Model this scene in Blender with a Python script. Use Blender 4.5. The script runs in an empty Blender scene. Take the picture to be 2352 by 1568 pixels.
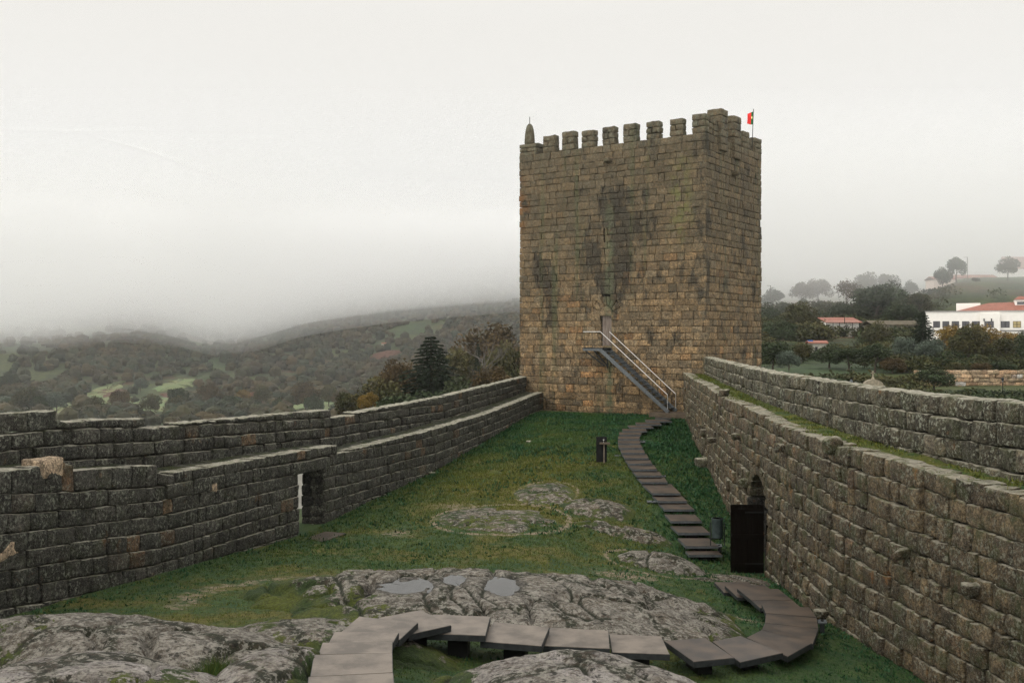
import bpy, math, random
import numpy as np
from mathutils import Vector
rnd = random.Random(7); R = np.random.default_rng(11)
S = bpy.context.scene; C = S.collection
PI = math.pi
F, CX, HY = 2287.0, 1176.0, 775.0        # focal length, centre column and horizon row of a 2352 px wide frame

def U(px, py, z):                         # survey helper: point seen at a pixel, on the level z
    d = -z * F / (py - HY); return ((px - CX) / F * d, d, z)
def K(px): return (px - CX) / F

# ------------------------------------------------------------------ noise
def _h(ix, iy, iz, seed):
    n = (ix * 374761393 + iy * 668265263 + iz * 2147483647 + seed * 974634777) & 0xFFFFFFFF
    n = ((n ^ (n >> 13)) * 1274126177) & 0xFFFFFFFF
    n = n ^ (n >> 16)
    return (n & 0xFFFF) / 32767.5 - 1.0
def noise(p, seed=0):
    p = np.asarray(p, float); i = np.floor(p).astype(np.int64); f = p - i; u = f * f * (3 - 2 * f)
    r = 0
    for dx in (0, 1):
        wx = u[..., 0] if dx else 1 - u[..., 0]
        for dy in (0, 1):
            wy = u[..., 1] if dy else 1 - u[..., 1]
            for dz in (0, 1):
                wz = u[..., 2] if dz else 1 - u[..., 2]
                r = r + wx * wy * wz * _h(i[..., 0] + dx, i[..., 1] + dy, i[..., 2] + dz, seed)
    return r
def fbm(p, o=4, seed=0, g=.5):
    p = np.asarray(p, float); a = 1; r = 0; t = 0
    for k in range(o):
        r = r + a * noise(p * 2 ** k, seed + k); t += a; a *= g
    return r / t
def n2(x, y, sc, o=3, seed=0):
    x = np.asarray(x, float); y = np.asarray(y, float)
    return fbm(np.stack([x * sc, y * sc, np.zeros_like(x) + seed * 3.7], -1), o, seed)

# ------------------------------------------------------------------ object helpers
def tag(o, label=None, cat=None, group=None, kind=None):
    for k, v in (('label', label), ('category', cat), ('group', group), ('kind', kind)):
        if v: o[k] = v
    return o
def empty(name, loc, label=None, cat=None, group=None, rz=0):
    o = bpy.data.objects.new(name, None); C.objects.link(o); o.location = loc; o.rotation_euler = (0, 0, rz)
    o.empty_display_size = .3
    return tag(o, label, cat, group)
def mk(name, V, Fc, m, parent=None, smooth=False, col=None, local=False):
    """one mesh object from vertex and face arrays; V in world metres unless local"""
    me = bpy.data.meshes.new(name)
    V = np.asarray(V, np.float32)
    if isinstance(Fc, np.ndarray):
        nf, k = Fc.shape
        me.vertices.add(len(V)); me.vertices.foreach_set('co', V.ravel())
        me.loops.add(nf * k); me.loops.foreach_set('vertex_index', Fc.astype(np.int32).ravel())
        me.polygons.add(nf); me.polygons.foreach_set('loop_start', np.arange(0, nf * k, k, dtype=np.int32))
        me.update(calc_edges=True)
    else:
        me.from_pydata(V.tolist(), [], Fc); me.update()
    if col is not None:
        a = me.color_attributes.new('tone', 'FLOAT_COLOR', 'POINT')
        cc = np.ones((len(V), 4), np.float32); cc[:, :col.shape[1]] = col
        a.data.foreach_set('color', cc.ravel())
    if smooth: me.polygons.foreach_set('use_smooth', np.ones(len(me.polygons), bool))
    me.materials.append(m); me.validate()
    o = bpy.data.objects.new(name, me); C.objects.link(o)
    if parent is not None:
        o.parent = parent
        if not local:
            q = parent; L = Vector((0, 0, 0))
            while q is not None: L += q.location; q = q.parent
            o.location = -L
    return o
class MB:
    def __init__(s): s.v = []; s.f = []
    def add(s, v, f):
        n = len(s.v); s.v += [tuple(p) for p in v]; s.f += [tuple(i + n for i in q) for q in f]; return s
    def box(s, c, h, rz=0, t=None):
        c = Vector(c); ca, sa = math.cos(rz), math.sin(rz); v = []
        for z in (-1, 1):
            for y in (-1, 1):
                for x in (-1, 1):
                    a, b = x * h[0], y * h[1]
                    v.append((c.x + a * ca - b * sa, c.y + a * sa + b * ca, c.z + z * h[2]))
        return s.add(v, [(0, 2, 3, 1), (4, 5, 7, 6), (0, 1, 5, 4), (2, 6, 7, 3), (0, 4, 6, 2), (1, 3, 7, 5)])
    def prism(s, quad, dz0, dz1):      # quad: 4 points, extruded from z+dz0 to z+dz1
        v = [(p[0], p[1], p[2] + dz0) for p in quad] + [(p[0], p[1], p[2] + dz1) for p in quad]
        n = len(quad)
        return s.add(v, [tuple(range(n))[::-1], tuple(range(n, 2 * n))] + [(i, (i + 1) % n, n + (i + 1) % n, n + i) for i in range(n)])
    def bar(s, a, b, w, h=None):       # rectangular bar between two points
        a, b = Vector(a), Vector(b); h = h or w; d = (b - a).normalized()
        u = d.cross(Vector((0, 0, 1)));
        if u.length < .01: u = Vector((1, 0, 0))
        u.normalize(); n = u.cross(d).normalized(); v = []
        for p in (a, b):
            for x, y in ((-1, -1), (1, -1), (1, 1), (-1, 1)): v.append(p + u * x * w / 2 + n * y * h / 2)
        return s.add(v, [(0, 1, 2, 3)[::-1], (4, 5, 6, 7), (0, 1, 5, 4), (1, 2, 6, 5), (2, 3, 7, 6), (3, 0, 4, 7)])
    def tube(s, pts, rad, n=8, cap=True):
        pts = [Vector(p) for p in pts]; rad = rad if hasattr(rad, '__len__') else [rad] * len(pts); v = []
        for i, p in enumerate(pts):
            d = (pts[min(i + 1, len(pts) - 1)] - pts[max(i - 1, 0)]).normalized()
            u = d.cross(Vector((0, 0, 1)));
            if u.length < .05: u = Vector((1, 0, 0))
            u.normalize(); w = u.cross(d)
            for k in range(n): v.append(p + (u * math.cos(2 * PI * k / n) + w * math.sin(2 * PI * k / n)) * rad[i])
        f = []
        for i in range(len(pts) - 1):
            for k in range(n): f.append((i * n + k, i * n + (k + 1) % n, (i + 1) * n + (k + 1) % n, (i + 1) * n + k))
        if cap: f += [tuple(range(n))[::-1], tuple(range((len(pts) - 1) * n, len(pts) * n))]
        return s.add(v, f)
    def lathe(s, c, prof, n=16):
        return s.tube([(c[0], c[1], c[2] + z) for r, z in prof], [r for r, z in prof], n)
    def out(s, name, m, parent=None, smooth=False, local=False): return mk(name, s.v, s.f, m, parent, smooth, None, local)

# ------------------------------------------------------------------ materials
class G:
    """tiny node-graph builder"""
    def __init__(s, name, rough=.85):
        s.m = bpy.data.materials.new(name); s.m.use_nodes = True; s.t = s.m.node_tree; s.p = s.t.nodes['Principled BSDF']
        s.p.inputs['Roughness'].default_value = rough; s.p.inputs['Specular IOR Level'].default_value = .25
        s.co = s.t.nodes.new('ShaderNodeTexCoord').outputs['Object']
    def n(s, t, **kw):
        o = s.t.nodes.new(t)
        for k, v in kw.items(): setattr(o, k, v)
        return o
    def l(s, a, b): s.t.links.new(a, b)
    def setin(s, sock, v):
        if hasattr(v, 'is_output') or isinstance(v, bpy.types.NodeSocket): s.l(v, sock)
        else: sock.default_value = v if not (isinstance(v, tuple) and len(v) == 3 and sock.type == 'RGBA') else (*v, 1)
    def noise(s, sc, det=4, rough=.55, scale=(1, 1, 1), dist=0, off=(0, 0, 0), vec=None):
        mp = s.n('ShaderNodeMapping'); mp.inputs['Scale'].default_value = scale; mp.inputs['Location'].default_value = off
        s.l(vec or s.co, mp.inputs[0]); t = s.n('ShaderNodeTexNoise')
        t.inputs['Scale'].default_value = sc; t.inputs['Detail'].default_value = det; t.inputs['Roughness'].default_value = rough
        t.inputs['Distortion'].default_value = dist; s.l(mp.outputs[0], t.inputs['Vector']); return t.outputs['Fac']
    def voro(s, sc, feat='F1', out='Distance', scale=(1, 1, 1)):
        mp = s.n('ShaderNodeMapping'); mp.inputs['Scale'].default_value = scale
        s.l(s.co, mp.inputs[0]); t = s.n('ShaderNodeTexVoronoi'); t.feature = feat; t.inputs['Scale'].default_value = sc
        s.l(mp.outputs[0], t.inputs['Vector']); return t.outputs[out]
    def ramp(s, x, a, b, lo=0., hi=1.):
        r = s.n('ShaderNodeMapRange'); r.clamp = True; s.l(x, r.inputs[0])
        r.inputs[1].default_value = a; r.inputs[2].default_value = b; r.inputs[3].default_value = lo; r.inputs[4].default_value = hi
        return r.outputs[0]
    def math(s, op, a, b=0.):
        m = s.n('ShaderNodeMath', operation=op); s.setin(m.inputs[0], a); s.setin(m.inputs[1], b); return m.outputs[0]
    def mix(s, f, a, b, mode='MIX'):
        m = s.n('ShaderNodeMix', data_type='RGBA', blend_type=mode); s.setin(m.inputs[0], f); s.setin(m.inputs[6], a); s.setin(m.inputs[7], b); return m.outputs[2]
    def val(s, c, f):                     # colour times a factor
        m = s.n('ShaderNodeVectorMath', operation='SCALE'); s.setin(m.inputs[0], c); s.setin(m.inputs[3], f); return m.outputs[0]
    def attr(s, name='tone'):
        a = s.n('ShaderNodeAttribute'); a.attribute_name = name; sp = s.n('ShaderNodeSeparateColor'); s.l(a.outputs['Color'], sp.inputs[0]); return sp.outputs
    def nz(s):
        g = s.n('ShaderNodeNewGeometry'); x = s.n('ShaderNodeSeparateXYZ'); s.l(g.outputs['Normal'], x.inputs[0]); return x.outputs[2]
    def xyz(s):
        x = s.n('ShaderNodeSeparateXYZ'); s.l(s.co, x.inputs[0]); return x.outputs
    def bump(s, h, dist=.02, st=1.):
        b = s.n('ShaderNodeBump'); b.inputs['Strength'].default_value = st; b.inputs['Distance'].default_value = dist; s.l(h, b.inputs['Height']); s.l(b.outputs[0], s.p.inputs['Normal'])
    def done(s, col): s.setin(s.p.inputs['Base Color'], col); return s.m

def stone(name, c1, c2, c3, lichen=.3, moss=.5, dark=.5, sc=1., orange=.05, tower=False, capl=.0, algae=.0):
    g = G(name); a = g.attr()
    c = g.mix(g.ramp(a[1], 0, .75), c1, c2); c = g.mix(g.ramp(a[1], .93, .96), c, c3)
    c = g.val(c, g.ramp(a[0], 0, 1, .62, 1.4))
    c = g.val(c, g.ramp(g.noise(24 * sc, 6, .75), .38, .62, .35, 1.6))
    c = g.val(c, g.ramp(g.noise(3.3, 4, .6), .38, .62, .7, 1.3)); c = g.val(c, g.ramp(g.noise(8.5, 4, .8, off=(5, 0, 7)), .40, .60, .55, 1.45))
    nz = g.nz()
    if tower:
        o = g.xyz(); q = g.n('ShaderNodeVectorMath', operation='DOT_PRODUCT'); g.l(g.co, q.inputs[0]); q.inputs[1].default_value = (-.815, .58, 0)
        s_ = g.math('SUBTRACT', q.outputs['Value'], -11.1 * .815 + 57 * .58)
        # broad warm to grey change up the shaft
        c = g.mix(g.ramp(o[2], -1, 8, 0, .8), c, g.mix(.70, c, (.090, .074, .042), 'MIX'))
        c = g.val(c, g.ramp(o[2], -4.5, 8, 1.15, .78))
        # dark rain stains below the slit and down the left part
        st = g.noise(1.0, 6, .68, scale=(.9, .9, .42), off=(3, 0, 0))
        reg = g.math('MULTIPLY', g.ramp(g.math('ABSOLUTE', g.math('SUBTRACT', s_, 5.6)), .2, 3.2, 1, 0), g.ramp(g.math('ABSOLUTE', g.math('SUBTRACT', o[2], 5.2)), 1.5, 5.0, 1, 0))
        reg2 = g.math('MULTIPLY', g.ramp(g.math('ABSOLUTE', g.math('SUBTRACT', s_, 10.8)), .2, 1.8, 1, 0), g.ramp(g.math('ABSOLUTE', g.math('SUBTRACT', o[2], 3.2)), .8, 2.6, .9, 0))
        reg = g.math('MAXIMUM', reg, reg2)
        k = g.ramp(g.math('ADD', st, g.math('MULTIPLY', reg, .18)), .56, .64)
        c = g.mix(g.math('MULTIPLY', k, .78), c, (.014, .012, .008))
        # green algae runs
        gs = g.ramp(g.noise(.9, 3, .6, scale=(1.4, 1.4, .06), off=(9, 2, 0)), .56, .66, 0, .5)
        c = g.mix(gs, c, (.062, .074, .028))
        gc = g.math('MULTIPLY', g.ramp(g.math('ABSOLUTE', g.math('SUBTRACT', s_, 6.35)), .12, .42, 1, 0), g.ramp(g.noise(2.4, 4, .65), .38, .56))
        c = g.mix(g.math('MULTIPLY', gc, g.ramp(o[2], 8.8, 7.2, 0, .75)), c, (.10, .115, .062))
        gc2 = g.math('MULTIPLY', g.ramp(g.math('ABSOLUTE', g.math('SUBTRACT', s_, 1.6)), .15, 1.0, 1, 0), g.ramp(g.noise(1.8, 4, .65, off=(5, 5, 5)), .45, .58))
        c = g.mix(g.math('MULTIPLY', gc2, g.ramp(g.math('ABSOLUTE', g.math('SUBTRACT', o[2], 8.0)), 1.0, 3.4, .75, 0)), c, (.13, .135, .035))
        gl = g.math('MULTIPLY', g.ramp(s_, 12.1, 12.7), g.ramp(g.math('ABSOLUTE', g.math('SUBTRACT', o[2], 8.2)), .5, 3, 1, 0))
        c = g.mix(g.math('MULTIPLY', gl, g.ramp(g.noise(1.6, 4), .42, .58, 0, .6)), c, (.24, .105, .03))
        c = g.mix(g.math('MULTIPLY', g.ramp(o[2], 11.2, 12.0), g.ramp(g.noise(4, 5, .7), .48, .62, 0, .55)), c, (.16, .17, .12))
    dk = g.ramp(g.noise(1.25, 5, .62, off=(7, 1, 4)), .5, .68, 0, dark); c = g.mix(dk, c, (.018, .016, .010))
    if algae: c = g.mix(g.ramp(g.noise(1.9, 6, .72, off=(21, 5, 2)), .50, .62, 0, algae), c, (.040, .048, .016))
    sp = g.math('MULTIPLY', g.ramp(g.noise(13 * sc, 5, .72, off=(2, 8, 1)), .52, .60), g.ramp(g.noise(2.1, 3, .5, off=(1, 4, 9)), .40, .56, .25, 1))
    c = g.mix(g.math('MULTIPLY', sp, lichen), c, (.30, .31, .24))
    sp2 = g.ramp(g.noise(45 * sc, 3, .7, off=(4, 4, 1)), .57, .66, 0, .6); c = g.mix(sp2, c, (.25, .22, .19))
    if orange:
        og = g.ramp(g.noise(1.7, 5, .66, off=(11, 3, 2)), .63, .70, 0, orange * 10); c = g.mix(g.math('MINIMUM', og, .8), c, (.20, .085, .018))
    if capl:
        c = g.mix(g.math('MULTIPLY', g.ramp(nz, .45, .85), g.ramp(g.noise(7, 5, .7, off=(0, 3, 0)), .32, .56, .15, capl)), c, (.46, .43, .34))
    mo = g.math('MULTIPLY', g.ramp(nz, .25, .8), g.ramp(g.noise(3.2, 5, .65, off=(6, 6, 6)), .5, .62, 0, moss))
    c = g.mix(mo, c, (.055, .068, .012))
    g.bump(g.math('ADD', g.noise(30 * sc, 5, .75), g.math('MULTIPLY', g.noise(9 * sc, 5, .7), 1.6)), .05, 1.)
    return g.done(c)
M_tower = stone('tower_granite', (.150, .112, .066), (.205, .134, .066), (.22, .122, .052), lichen=.22, moss=.25, dark=.35, orange=.02, tower=True)
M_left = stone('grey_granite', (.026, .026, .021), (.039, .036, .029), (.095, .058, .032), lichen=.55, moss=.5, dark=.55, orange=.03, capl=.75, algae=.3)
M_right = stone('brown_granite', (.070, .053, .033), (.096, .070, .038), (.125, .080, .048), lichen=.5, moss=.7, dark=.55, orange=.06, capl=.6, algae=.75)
M_parap = stone('lichen_granite', (.050, .045, .030), (.072, .061, .038), (.12, .10, .07), lichen=.9, moss=.6, dark=.7, orange=.05, capl=.8, algae=.5)

def simple(name, c, rough=.8, var=.25, sc=6, bump=0., metal=0., spec=.25, scale=(1, 1, 1), c2=None):
    g = G(name, rough); g.p.inputs['Metallic'].default_value = metal; g.p.inputs['Specular IOR Level'].default_value = spec
    n = g.noise(sc, 5, .6, scale)
    col = g.mix(g.ramp(n, .4, .62), c, c2) if c2 else g.val(g.mix(0., c, c), g.ramp(n, .3, .7, 1 - var, 1 + var))
    if bump: g.bump(g.noise(sc * 3, 5, .6, scale), bump, .8)
    return g.done(col)
M_core = simple('dark_joint', (.012, .011, .008), .95, .4, 4, .02)
M_steel = simple('galvanised_steel', (.095, .105, .110), .5, .35, 9, metal=.35, spec=.4)
M_steeld = simple('dark_steel', (.030, .033, .034), .55, .35, 9, metal=.3)
M_inox = simple('brushed_stainless', (.50, .49, .47), .35, .05, 9, metal=.55, spec=.8)
M_black = simple('black_paint', (.006, .006, .006), .6, .2)
M_bin = simple('grey_green_paint', (.045, .062, .062), .5, .4, 7)
M_slabL = simple('weathered_board_light', (.155, .128, .102), .55, .2, 2.2, .002, c2=(.080, .066, .052), spec=.4)
M_slabD = simple('wet_brown_board', (.068, .048, .033), .42, .3, 2.0, .002, c2=(.028, .022, .017), spec=.5)
M_wood = simple('grey_weathered_wood', (.27, .225, .19), .8, .4, 3, .004, scale=(9, 9, .5), c2=(.13, .10, .08))
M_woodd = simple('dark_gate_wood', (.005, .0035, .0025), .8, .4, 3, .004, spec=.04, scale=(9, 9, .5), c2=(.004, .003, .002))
M_white = simple('white_render', (.80, .77, .72), .8, .04, 1.2)
M_redtile = None
def tiles():
    g = G('clay_roof_tiles'); w = g.n('ShaderNodeTexWave'); w.inputs['Scale'].default_value = 2.2; g.l(g.co, w.inputs['Vector'])
    c = g.mix(g.ramp(g.noise(2, 4), .35, .65), (.31, .125, .09), (.22, .10, .07)); c = g.val(c, g.ramp(w.outputs['Fac'], 0, 1, .7, 1.15)); return g.done(c)
M_redtile = tiles()
M_glass = simple('dark_window_glass', (.030, .028, .032), .15, .2, 3, spec=.5)
M_curt = simple('cream_blind', (.42, .34, .17), .7, .1)
M_bark = simple('grey_bark', (.075, .060, .045), .9, .35, 8, .01, scale=(4, 4, 1))
M_barkl = simple('pale_bark', (.095, .085, .075), .9, .3, 8)
M_blue = simple('blue_tarpaulin', (.02, .13, .42), .5, .1)
M_plinth = simple('wet_concrete', (.085, .065, .045), .7, .35, 4, .005)
M_dirt = simple('gravel_dirt', (.16, .12, .085), .9, .4, 20, .01)

def leafmat(name, c, c2, var=.7):
    g = G(name, .7); a = g.attr(); x = g.mix(a[1], c, c2); x = g.val(x, g.ramp(a[0], 0, 1, 1 - var * .6, 1 + var)); 
    g.p.inputs['Specular IOR Level'].default_value = .12
    return g.done(x)
L_dark = leafmat('dark_green_leaves', (.027, .042, .020), (.044, .052, .022))
L_mid = leafmat('green_brown_leaves', (.038, .044, .018), (.066, .054, .020))
L_autumn = leafmat('autumn_leaves', (.050, .038, .017), (.072, .045, .018))
L_gold = leafmat('golden_leaves', (.160, .115, .026), (.150, .085, .022))
L_olive = leafmat('olive_leaves', (.085, .105, .080), (.050, .066, .048))
L_conif = leafmat('conifer_needles', (.012, .020, .011), (.018, .026, .013))
L_wood = leafmat('wooded_hillside', (.015, .023, .012), (.046, .031, .013), .9)
L_grass = leafmat('grass_blades', (.026, .064, .018), (.105, .102, .018), .6)
L_weed = leafmat('weed_leaves', (.018, .052, .022), (.032, .068, .028), .6)

def ground_mat():
    g = G('courtyard_grass', .9); a = g.attr()          # r: gravel, g: dry, b: moss
    c = g.mix(g.ramp(g.noise(1.6, 5, .65), .35, .65), (.018, .046, .015), (.044, .070, .018))
    dry = g.ramp(g.math('ADD', g.noise(.55, 5, .7, off=(4, 2, 0)), g.math('MULTIPLY', a[1], .16)), .52, .64, 0, .85)
    c = g.mix(dry, c, g.mix(g.noise(7, 3), (.115, .085, .018), (.072, .074, .016)))
    c = g.val(c, g.ramp(g.noise(14, 6, .75), .3, .7, .35, 1.65))
    gr = g.mix(g.ramp(g.noise(42, 4, .8), .35, .65), (.30, .235, .165), (.10, .08, .055))
    k = g.ramp(g.math('ADD', a[0], g.math('MULTIPLY', g.math('SUBTRACT', g.noise(5, 5, .75), .5), 1.3)), .42, .62)
    c = g.mix(k, c, gr)
    g.bump(g.noise(22, 6, .75), .05, 1.); return g.done(c)
M_ground = ground_mat()
def rock_mat(name, c1, c2, moss, pits=.8, mosscol=(.075, .088, .012), bright=1.):
    g = G(name, .8); a = g.attr()
    c = g.mix(g.ramp(g.noise(1.4, 4, .6), .42, .58), c1, c2); c = g.mix(g.ramp(g.noise(.8, 5, .7, off=(2, 9, 1)), .50, .62, 0, .75), c, (.13, .105, .075))
    wv = g.n('ShaderNodeVectorMath', operation='ADD'); nt_ = g.n('ShaderNodeTexNoise'); nt_.inputs['Scale'].default_value = .9; nt_.inputs['Detail'].default_value = 4; g.l(g.co, nt_.inputs['Vector']); g.l(g.co, wv.inputs[0]); g.l(nt_.outputs['Color'], wv.inputs[1]); vt = g.n('ShaderNodeTexVoronoi'); vt.feature = 'DISTANCE_TO_EDGE'; vt.inputs['Scale'].default_value = .62; g.l(wv.outputs[0], vt.inputs['Vector']); cr_ = vt.outputs['Distance']; c = g.mix(g.ramp(g.math('ADD', cr_, g.math('MULTIPLY', g.noise(3, 4, .7), .05)), .075, .105, .95, 0), c, (.022, .024, .010))
    c = g.val(c, g.ramp(g.noise(22, 6, .78), .38, .62, .45, 1.5)); c = g.val(c, g.ramp(g.noise(2.2, 4, .6, off=(8, 8, 0)), .38, .62, .75, 1.2))
    li = g.ramp(g.noise(7.5, 6, .75, off=(3, 3, 3)), .5, .56, 0, .7); c = g.mix(li, c, (.38 * bright, .355 * bright, .30 * bright))
    br = g.ramp(g.noise(6.0, 5, .75, off=(9, 0, 3), scale=(1, 1.6, 1)), .53, .60, 0, .8); c = g.mix(br, c, (.060, .043, .028))
    pt = g.ramp(g.noise(9, 4, .62, off=(1, 5, 0), scale=(.9, 1.15, 1)), .58, .62, 0, pits); c = g.mix(pt, c, (.016, .015, .009))
    k = g.math('ADD', g.noise(2.6, 6, .74, off=(5, 2, 2)), g.math('MULTIPLY', g.math('SUBTRACT', a[2], .5), moss))
    mc = g.val(g.mix(g.ramp(g.noise(1.1, 3), .4, .6), mosscol, (.030, .050, .012)), g.ramp(g.noise(18, 5, .7), .3, .7, .4, 1.6))
    c = g.mix(g.ramp(k, .52, .56), c, mc)
    c = g.val(c, g.ramp(a[1], .2, .7, 1, .5)); c = g.mix(g.ramp(a[0], .35, .75, 0, .92), c, (.016, .020, .008))
    g.bump(g.math('ADD', g.math('MULTIPLY', g.noise(7, 6, .7), 1.5), g.noise(30, 5, .75)), .08, 1.); return g.done(c)
M_rock = rock_mat('lichened_granite_outcrop', (.215, .195, .165), (.15, .135, .11), .85)
M_rockf = rock_mat('pale_granite_boulder', (.33, .30, .275), (.25, .225, .20), .75, .85)
M_rockm = rock_mat('mossy_granite_patch', (.165, .135, .10), (.10, .082, .06), .95)
def water_mat():
    g = G('rain_water', .05); g.p.inputs['Specular IOR Level'].default_value = .5; g.p.inputs['IOR'].default_value = 1.33
    return g.done((.018, .018, .016))
M_water = water_mat()

# ------------------------------------------------------------------ stone blocks
TG = np.array([-1, -.86, -.45, 0, .45, .86, 1.])
def template(t):
    n = len(t); V = []; Q = []
    for ax in range(3):
        for sg in (-1, 1):
            if ax == 1 and sg == -1: continue            # no back face
            b = len(V)
            for i in range(n):
                for j in range(n):
                    p = [0, 0, 0]; p[ax] = sg; p[(ax + 1) % 3] = t[i]; p[(ax + 2) % 3] = t[j]; V.append(p)
            for i in range(n - 1):
                for j in range(n - 1):
                    q = [b + i * n + j, b + (i + 1) * n + j, b + (i + 1) * n + j + 1, b + i * n + j + 1]
                    Q.append(q if sg > 0 else q[::-1])
    return np.array(V, float), np.array(Q)
TV, TQ = template(TG); TV2, TQ2 = template(np.array([-1, -.8, .8, 1.]))
class Blocks:
    def __init__(s): s.c = []; s.h = []; s.t = []; s.n = []; s.sh = []; s.a = []; s.full = []
    def add(s, c, h, t, n, shear=0., tone=None):
        s.c.append(c); s.h.append(h); s.t.append(t); s.n.append(n); s.sh.append(shear)
        s.a.append(tone or (R.random(), R.random(), R.random()))
    def build(s, name, m, parent, rad=.05, bulge=.025, amp=.018, coarse=False, jit=.012, warp=None):
        c = np.array(s.c); h = np.array(s.h); t = np.array(s.t); n = np.array(s.n); sh = np.array(s.sh); a = np.array(s.a)
        tv, tq = (TV2, TQ2) if coarse else (TV, TQ); N = len(c)
        P = tv[None] * h[:, None]                        # local (along, out, up)
        r = np.minimum(rad * (.6 + .9 * R.random(N)), h.min(1) * .8)[:, None, None]
        q = np.clip(P, -(h[:, None] - r), h[:, None] - r); d = P - q; L = np.linalg.norm(d, axis=2, keepdims=True)
        P = np.where(L > 1e-6, q + d / np.maximum(L, 1e-6) * r, P)
        u = tv[None]
        P[..., 1] += bulge * (1 - u[..., 0] ** 2) * (1 - u[..., 2] ** 2) * (u[..., 1] > .5)
        ang = R.normal(0, jit, N); ca, sa = np.cos(ang)[:, None], np.sin(ang)[:, None]
        x, z = P[..., 0] * ca - P[..., 2] * sa, P[..., 0] * sa + P[..., 2] * ca
        P[..., 0], P[..., 2] = x, z + sh[:, None] * x
        up = np.array([0, 0, 1.])
        W = c[:, None] + P[..., 0:1] * t[:, None] + P[..., 1:2] * n[:, None] + P[..., 2:3] * up
        if warp is not None: W = warp(W)
        o = (R.random((N, 1, 3)) * 50)
        nn = np.stack([noise((W + o) * 3.1, 1), noise((W + o) * 3.1, 2), noise((W + o) * 3.1, 3)], -1) * amp
        nn += np.stack([noise(W * 9.7, 4), noise(W * 9.7, 5), noise(W * 9.7, 6)], -1) * amp * .45
        W = W + nn
        k = tv.shape[0]
        Fc = (tq[None] + (np.arange(N) * k)[:, None, None]).reshape(-1, 4)
        return mk(name, W.reshape(-1, 3), Fc, m, parent, True, np.repeat(a, k, 0))

class Path:
    """plan curve with arclength parameter s"""
    def __init__(s, pts, sm=0):
        p = np.array(pts, float); seg = np.r_[0, np.cumsum(np.linalg.norm(np.diff(p, axis=0), axis=1))]
        S_ = np.linspace(0, seg[-1], 400); q = np.stack([np.interp(S_, seg, p[:, i]) for i in (0, 1)], 1)
        for _ in range(sm):
            q[1:-1] = (q[:-2] + q[2:] + 2 * q[1:-1]) / 4
        s.q = q; s.s = np.r_[0, np.cumsum(np.linalg.norm(np.diff(q, axis=0), axis=1))]; s.L = s.s[-1]
    def at(s, x): return np.array([np.interp(x, s.s, s.q[:, 0]), np.interp(x, s.s, s.q[:, 1]), 0.])
    def tan(s, x):
        d = s.at(min(x + .3, s.L)) - s.at(max(x - .3, 0)); return d / np.linalg.norm(d)
    def sy(s, y): return float(np.interp(y, s.q[:, 1], s.s)) if s.q[-1, 1] > s.q[0, 1] else float(np.interp(-y, -s.q[:, 1], s.s))

def courses(B, path, sgn, off, rows, s0, s1, wid, depth, holes=(), gap=.012, jf=.02, z_lo=None, tonef=None):
    """rows: list of (top function, bottom function); sgn: side the face looks to (+1 = right of the tangent)"""
    for ri, (zt, zb) in enumerate(rows):
        s = s0 - R.random() * wid
        while s < s1:
            w = wid * (.55 + .95 * R.random()); a, b = max(s, s0), min(s + w, s1); s += w
            if b - a < .12: continue
            zm = (zt((a + b) / 2) + zb((a + b) / 2)) / 2
            if z_lo is not None and zt((a + b) / 2) < z_lo((a + b) / 2): continue
            segs = [(a, b)]
            for (h0, h1, hz0, hz1) in holes:
                if not (hz0 < zm < hz1): continue
                if callable(h0): e0, e1 = h0(zm), h1(zm)
                else: e0, e1 = h0, h1
                ns = []
                for (x, y) in segs:
                    if y <= e0 or x >= e1: ns.append((x, y)); continue
                    if e0 - x > .1: ns.append((x, e0))
                    if y - e1 > .1: ns.append((e1, y))
                segs = ns
            for (x, y) in segs:
                m = (x + y) / 2; T = path.tan(m); N = np.array([T[1], -T[0], 0]) * sgn
                top, bot = zt(m), zb(m); sl = ((zt(y) - zt(x)) + (zb(y) - zb(x))) / 2 / (y - x)
                j = R.normal(0, jf)
                c = path.at(m) + N * (off - depth / 2 + j); c[2] = (top + bot) / 2
                if top - bot < .08: continue
                B.add(c, ((y - x) / 2 - gap, depth / 2, (top - bot) / 2 - gap), T, N, sl, tonef(m, c[2]) if tonef else None)

def sweep(name, path, sgn, o0, o1, z0, z1, s0, s1, m, parent, n=60):
    """solid strip between offsets o0..o1 and heights z0(s)..z1(s)"""
    ss = np.linspace(s0, s1, n); V = []
    for s in ss:
        T = path.tan(s); N = np.array([T[1], -T[0], 0]) * sgn; p = path.at(s)
        for o, z in ((o0, z0(s)), (o0, z1(s)), (o1, z1(s)), (o1, z0(s))):
            q = p + N * o; V.append((q[0], q[1], z))
    f = [(4 * i + k, 4 * i + (k + 1) % 4, 4 * i + 4 + (k + 1) % 4, 4 * i + 4 + k) for i in range(n - 1) for k in range(4)]
    f += [(0, 1, 2, 3), (4 * n - 1, 4 * n - 2, 4 * n - 3, 4 * n - 4)]
    return V, f
def I(xs, ys): return lambda s: float(np.interp(s, xs, ys))

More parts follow.
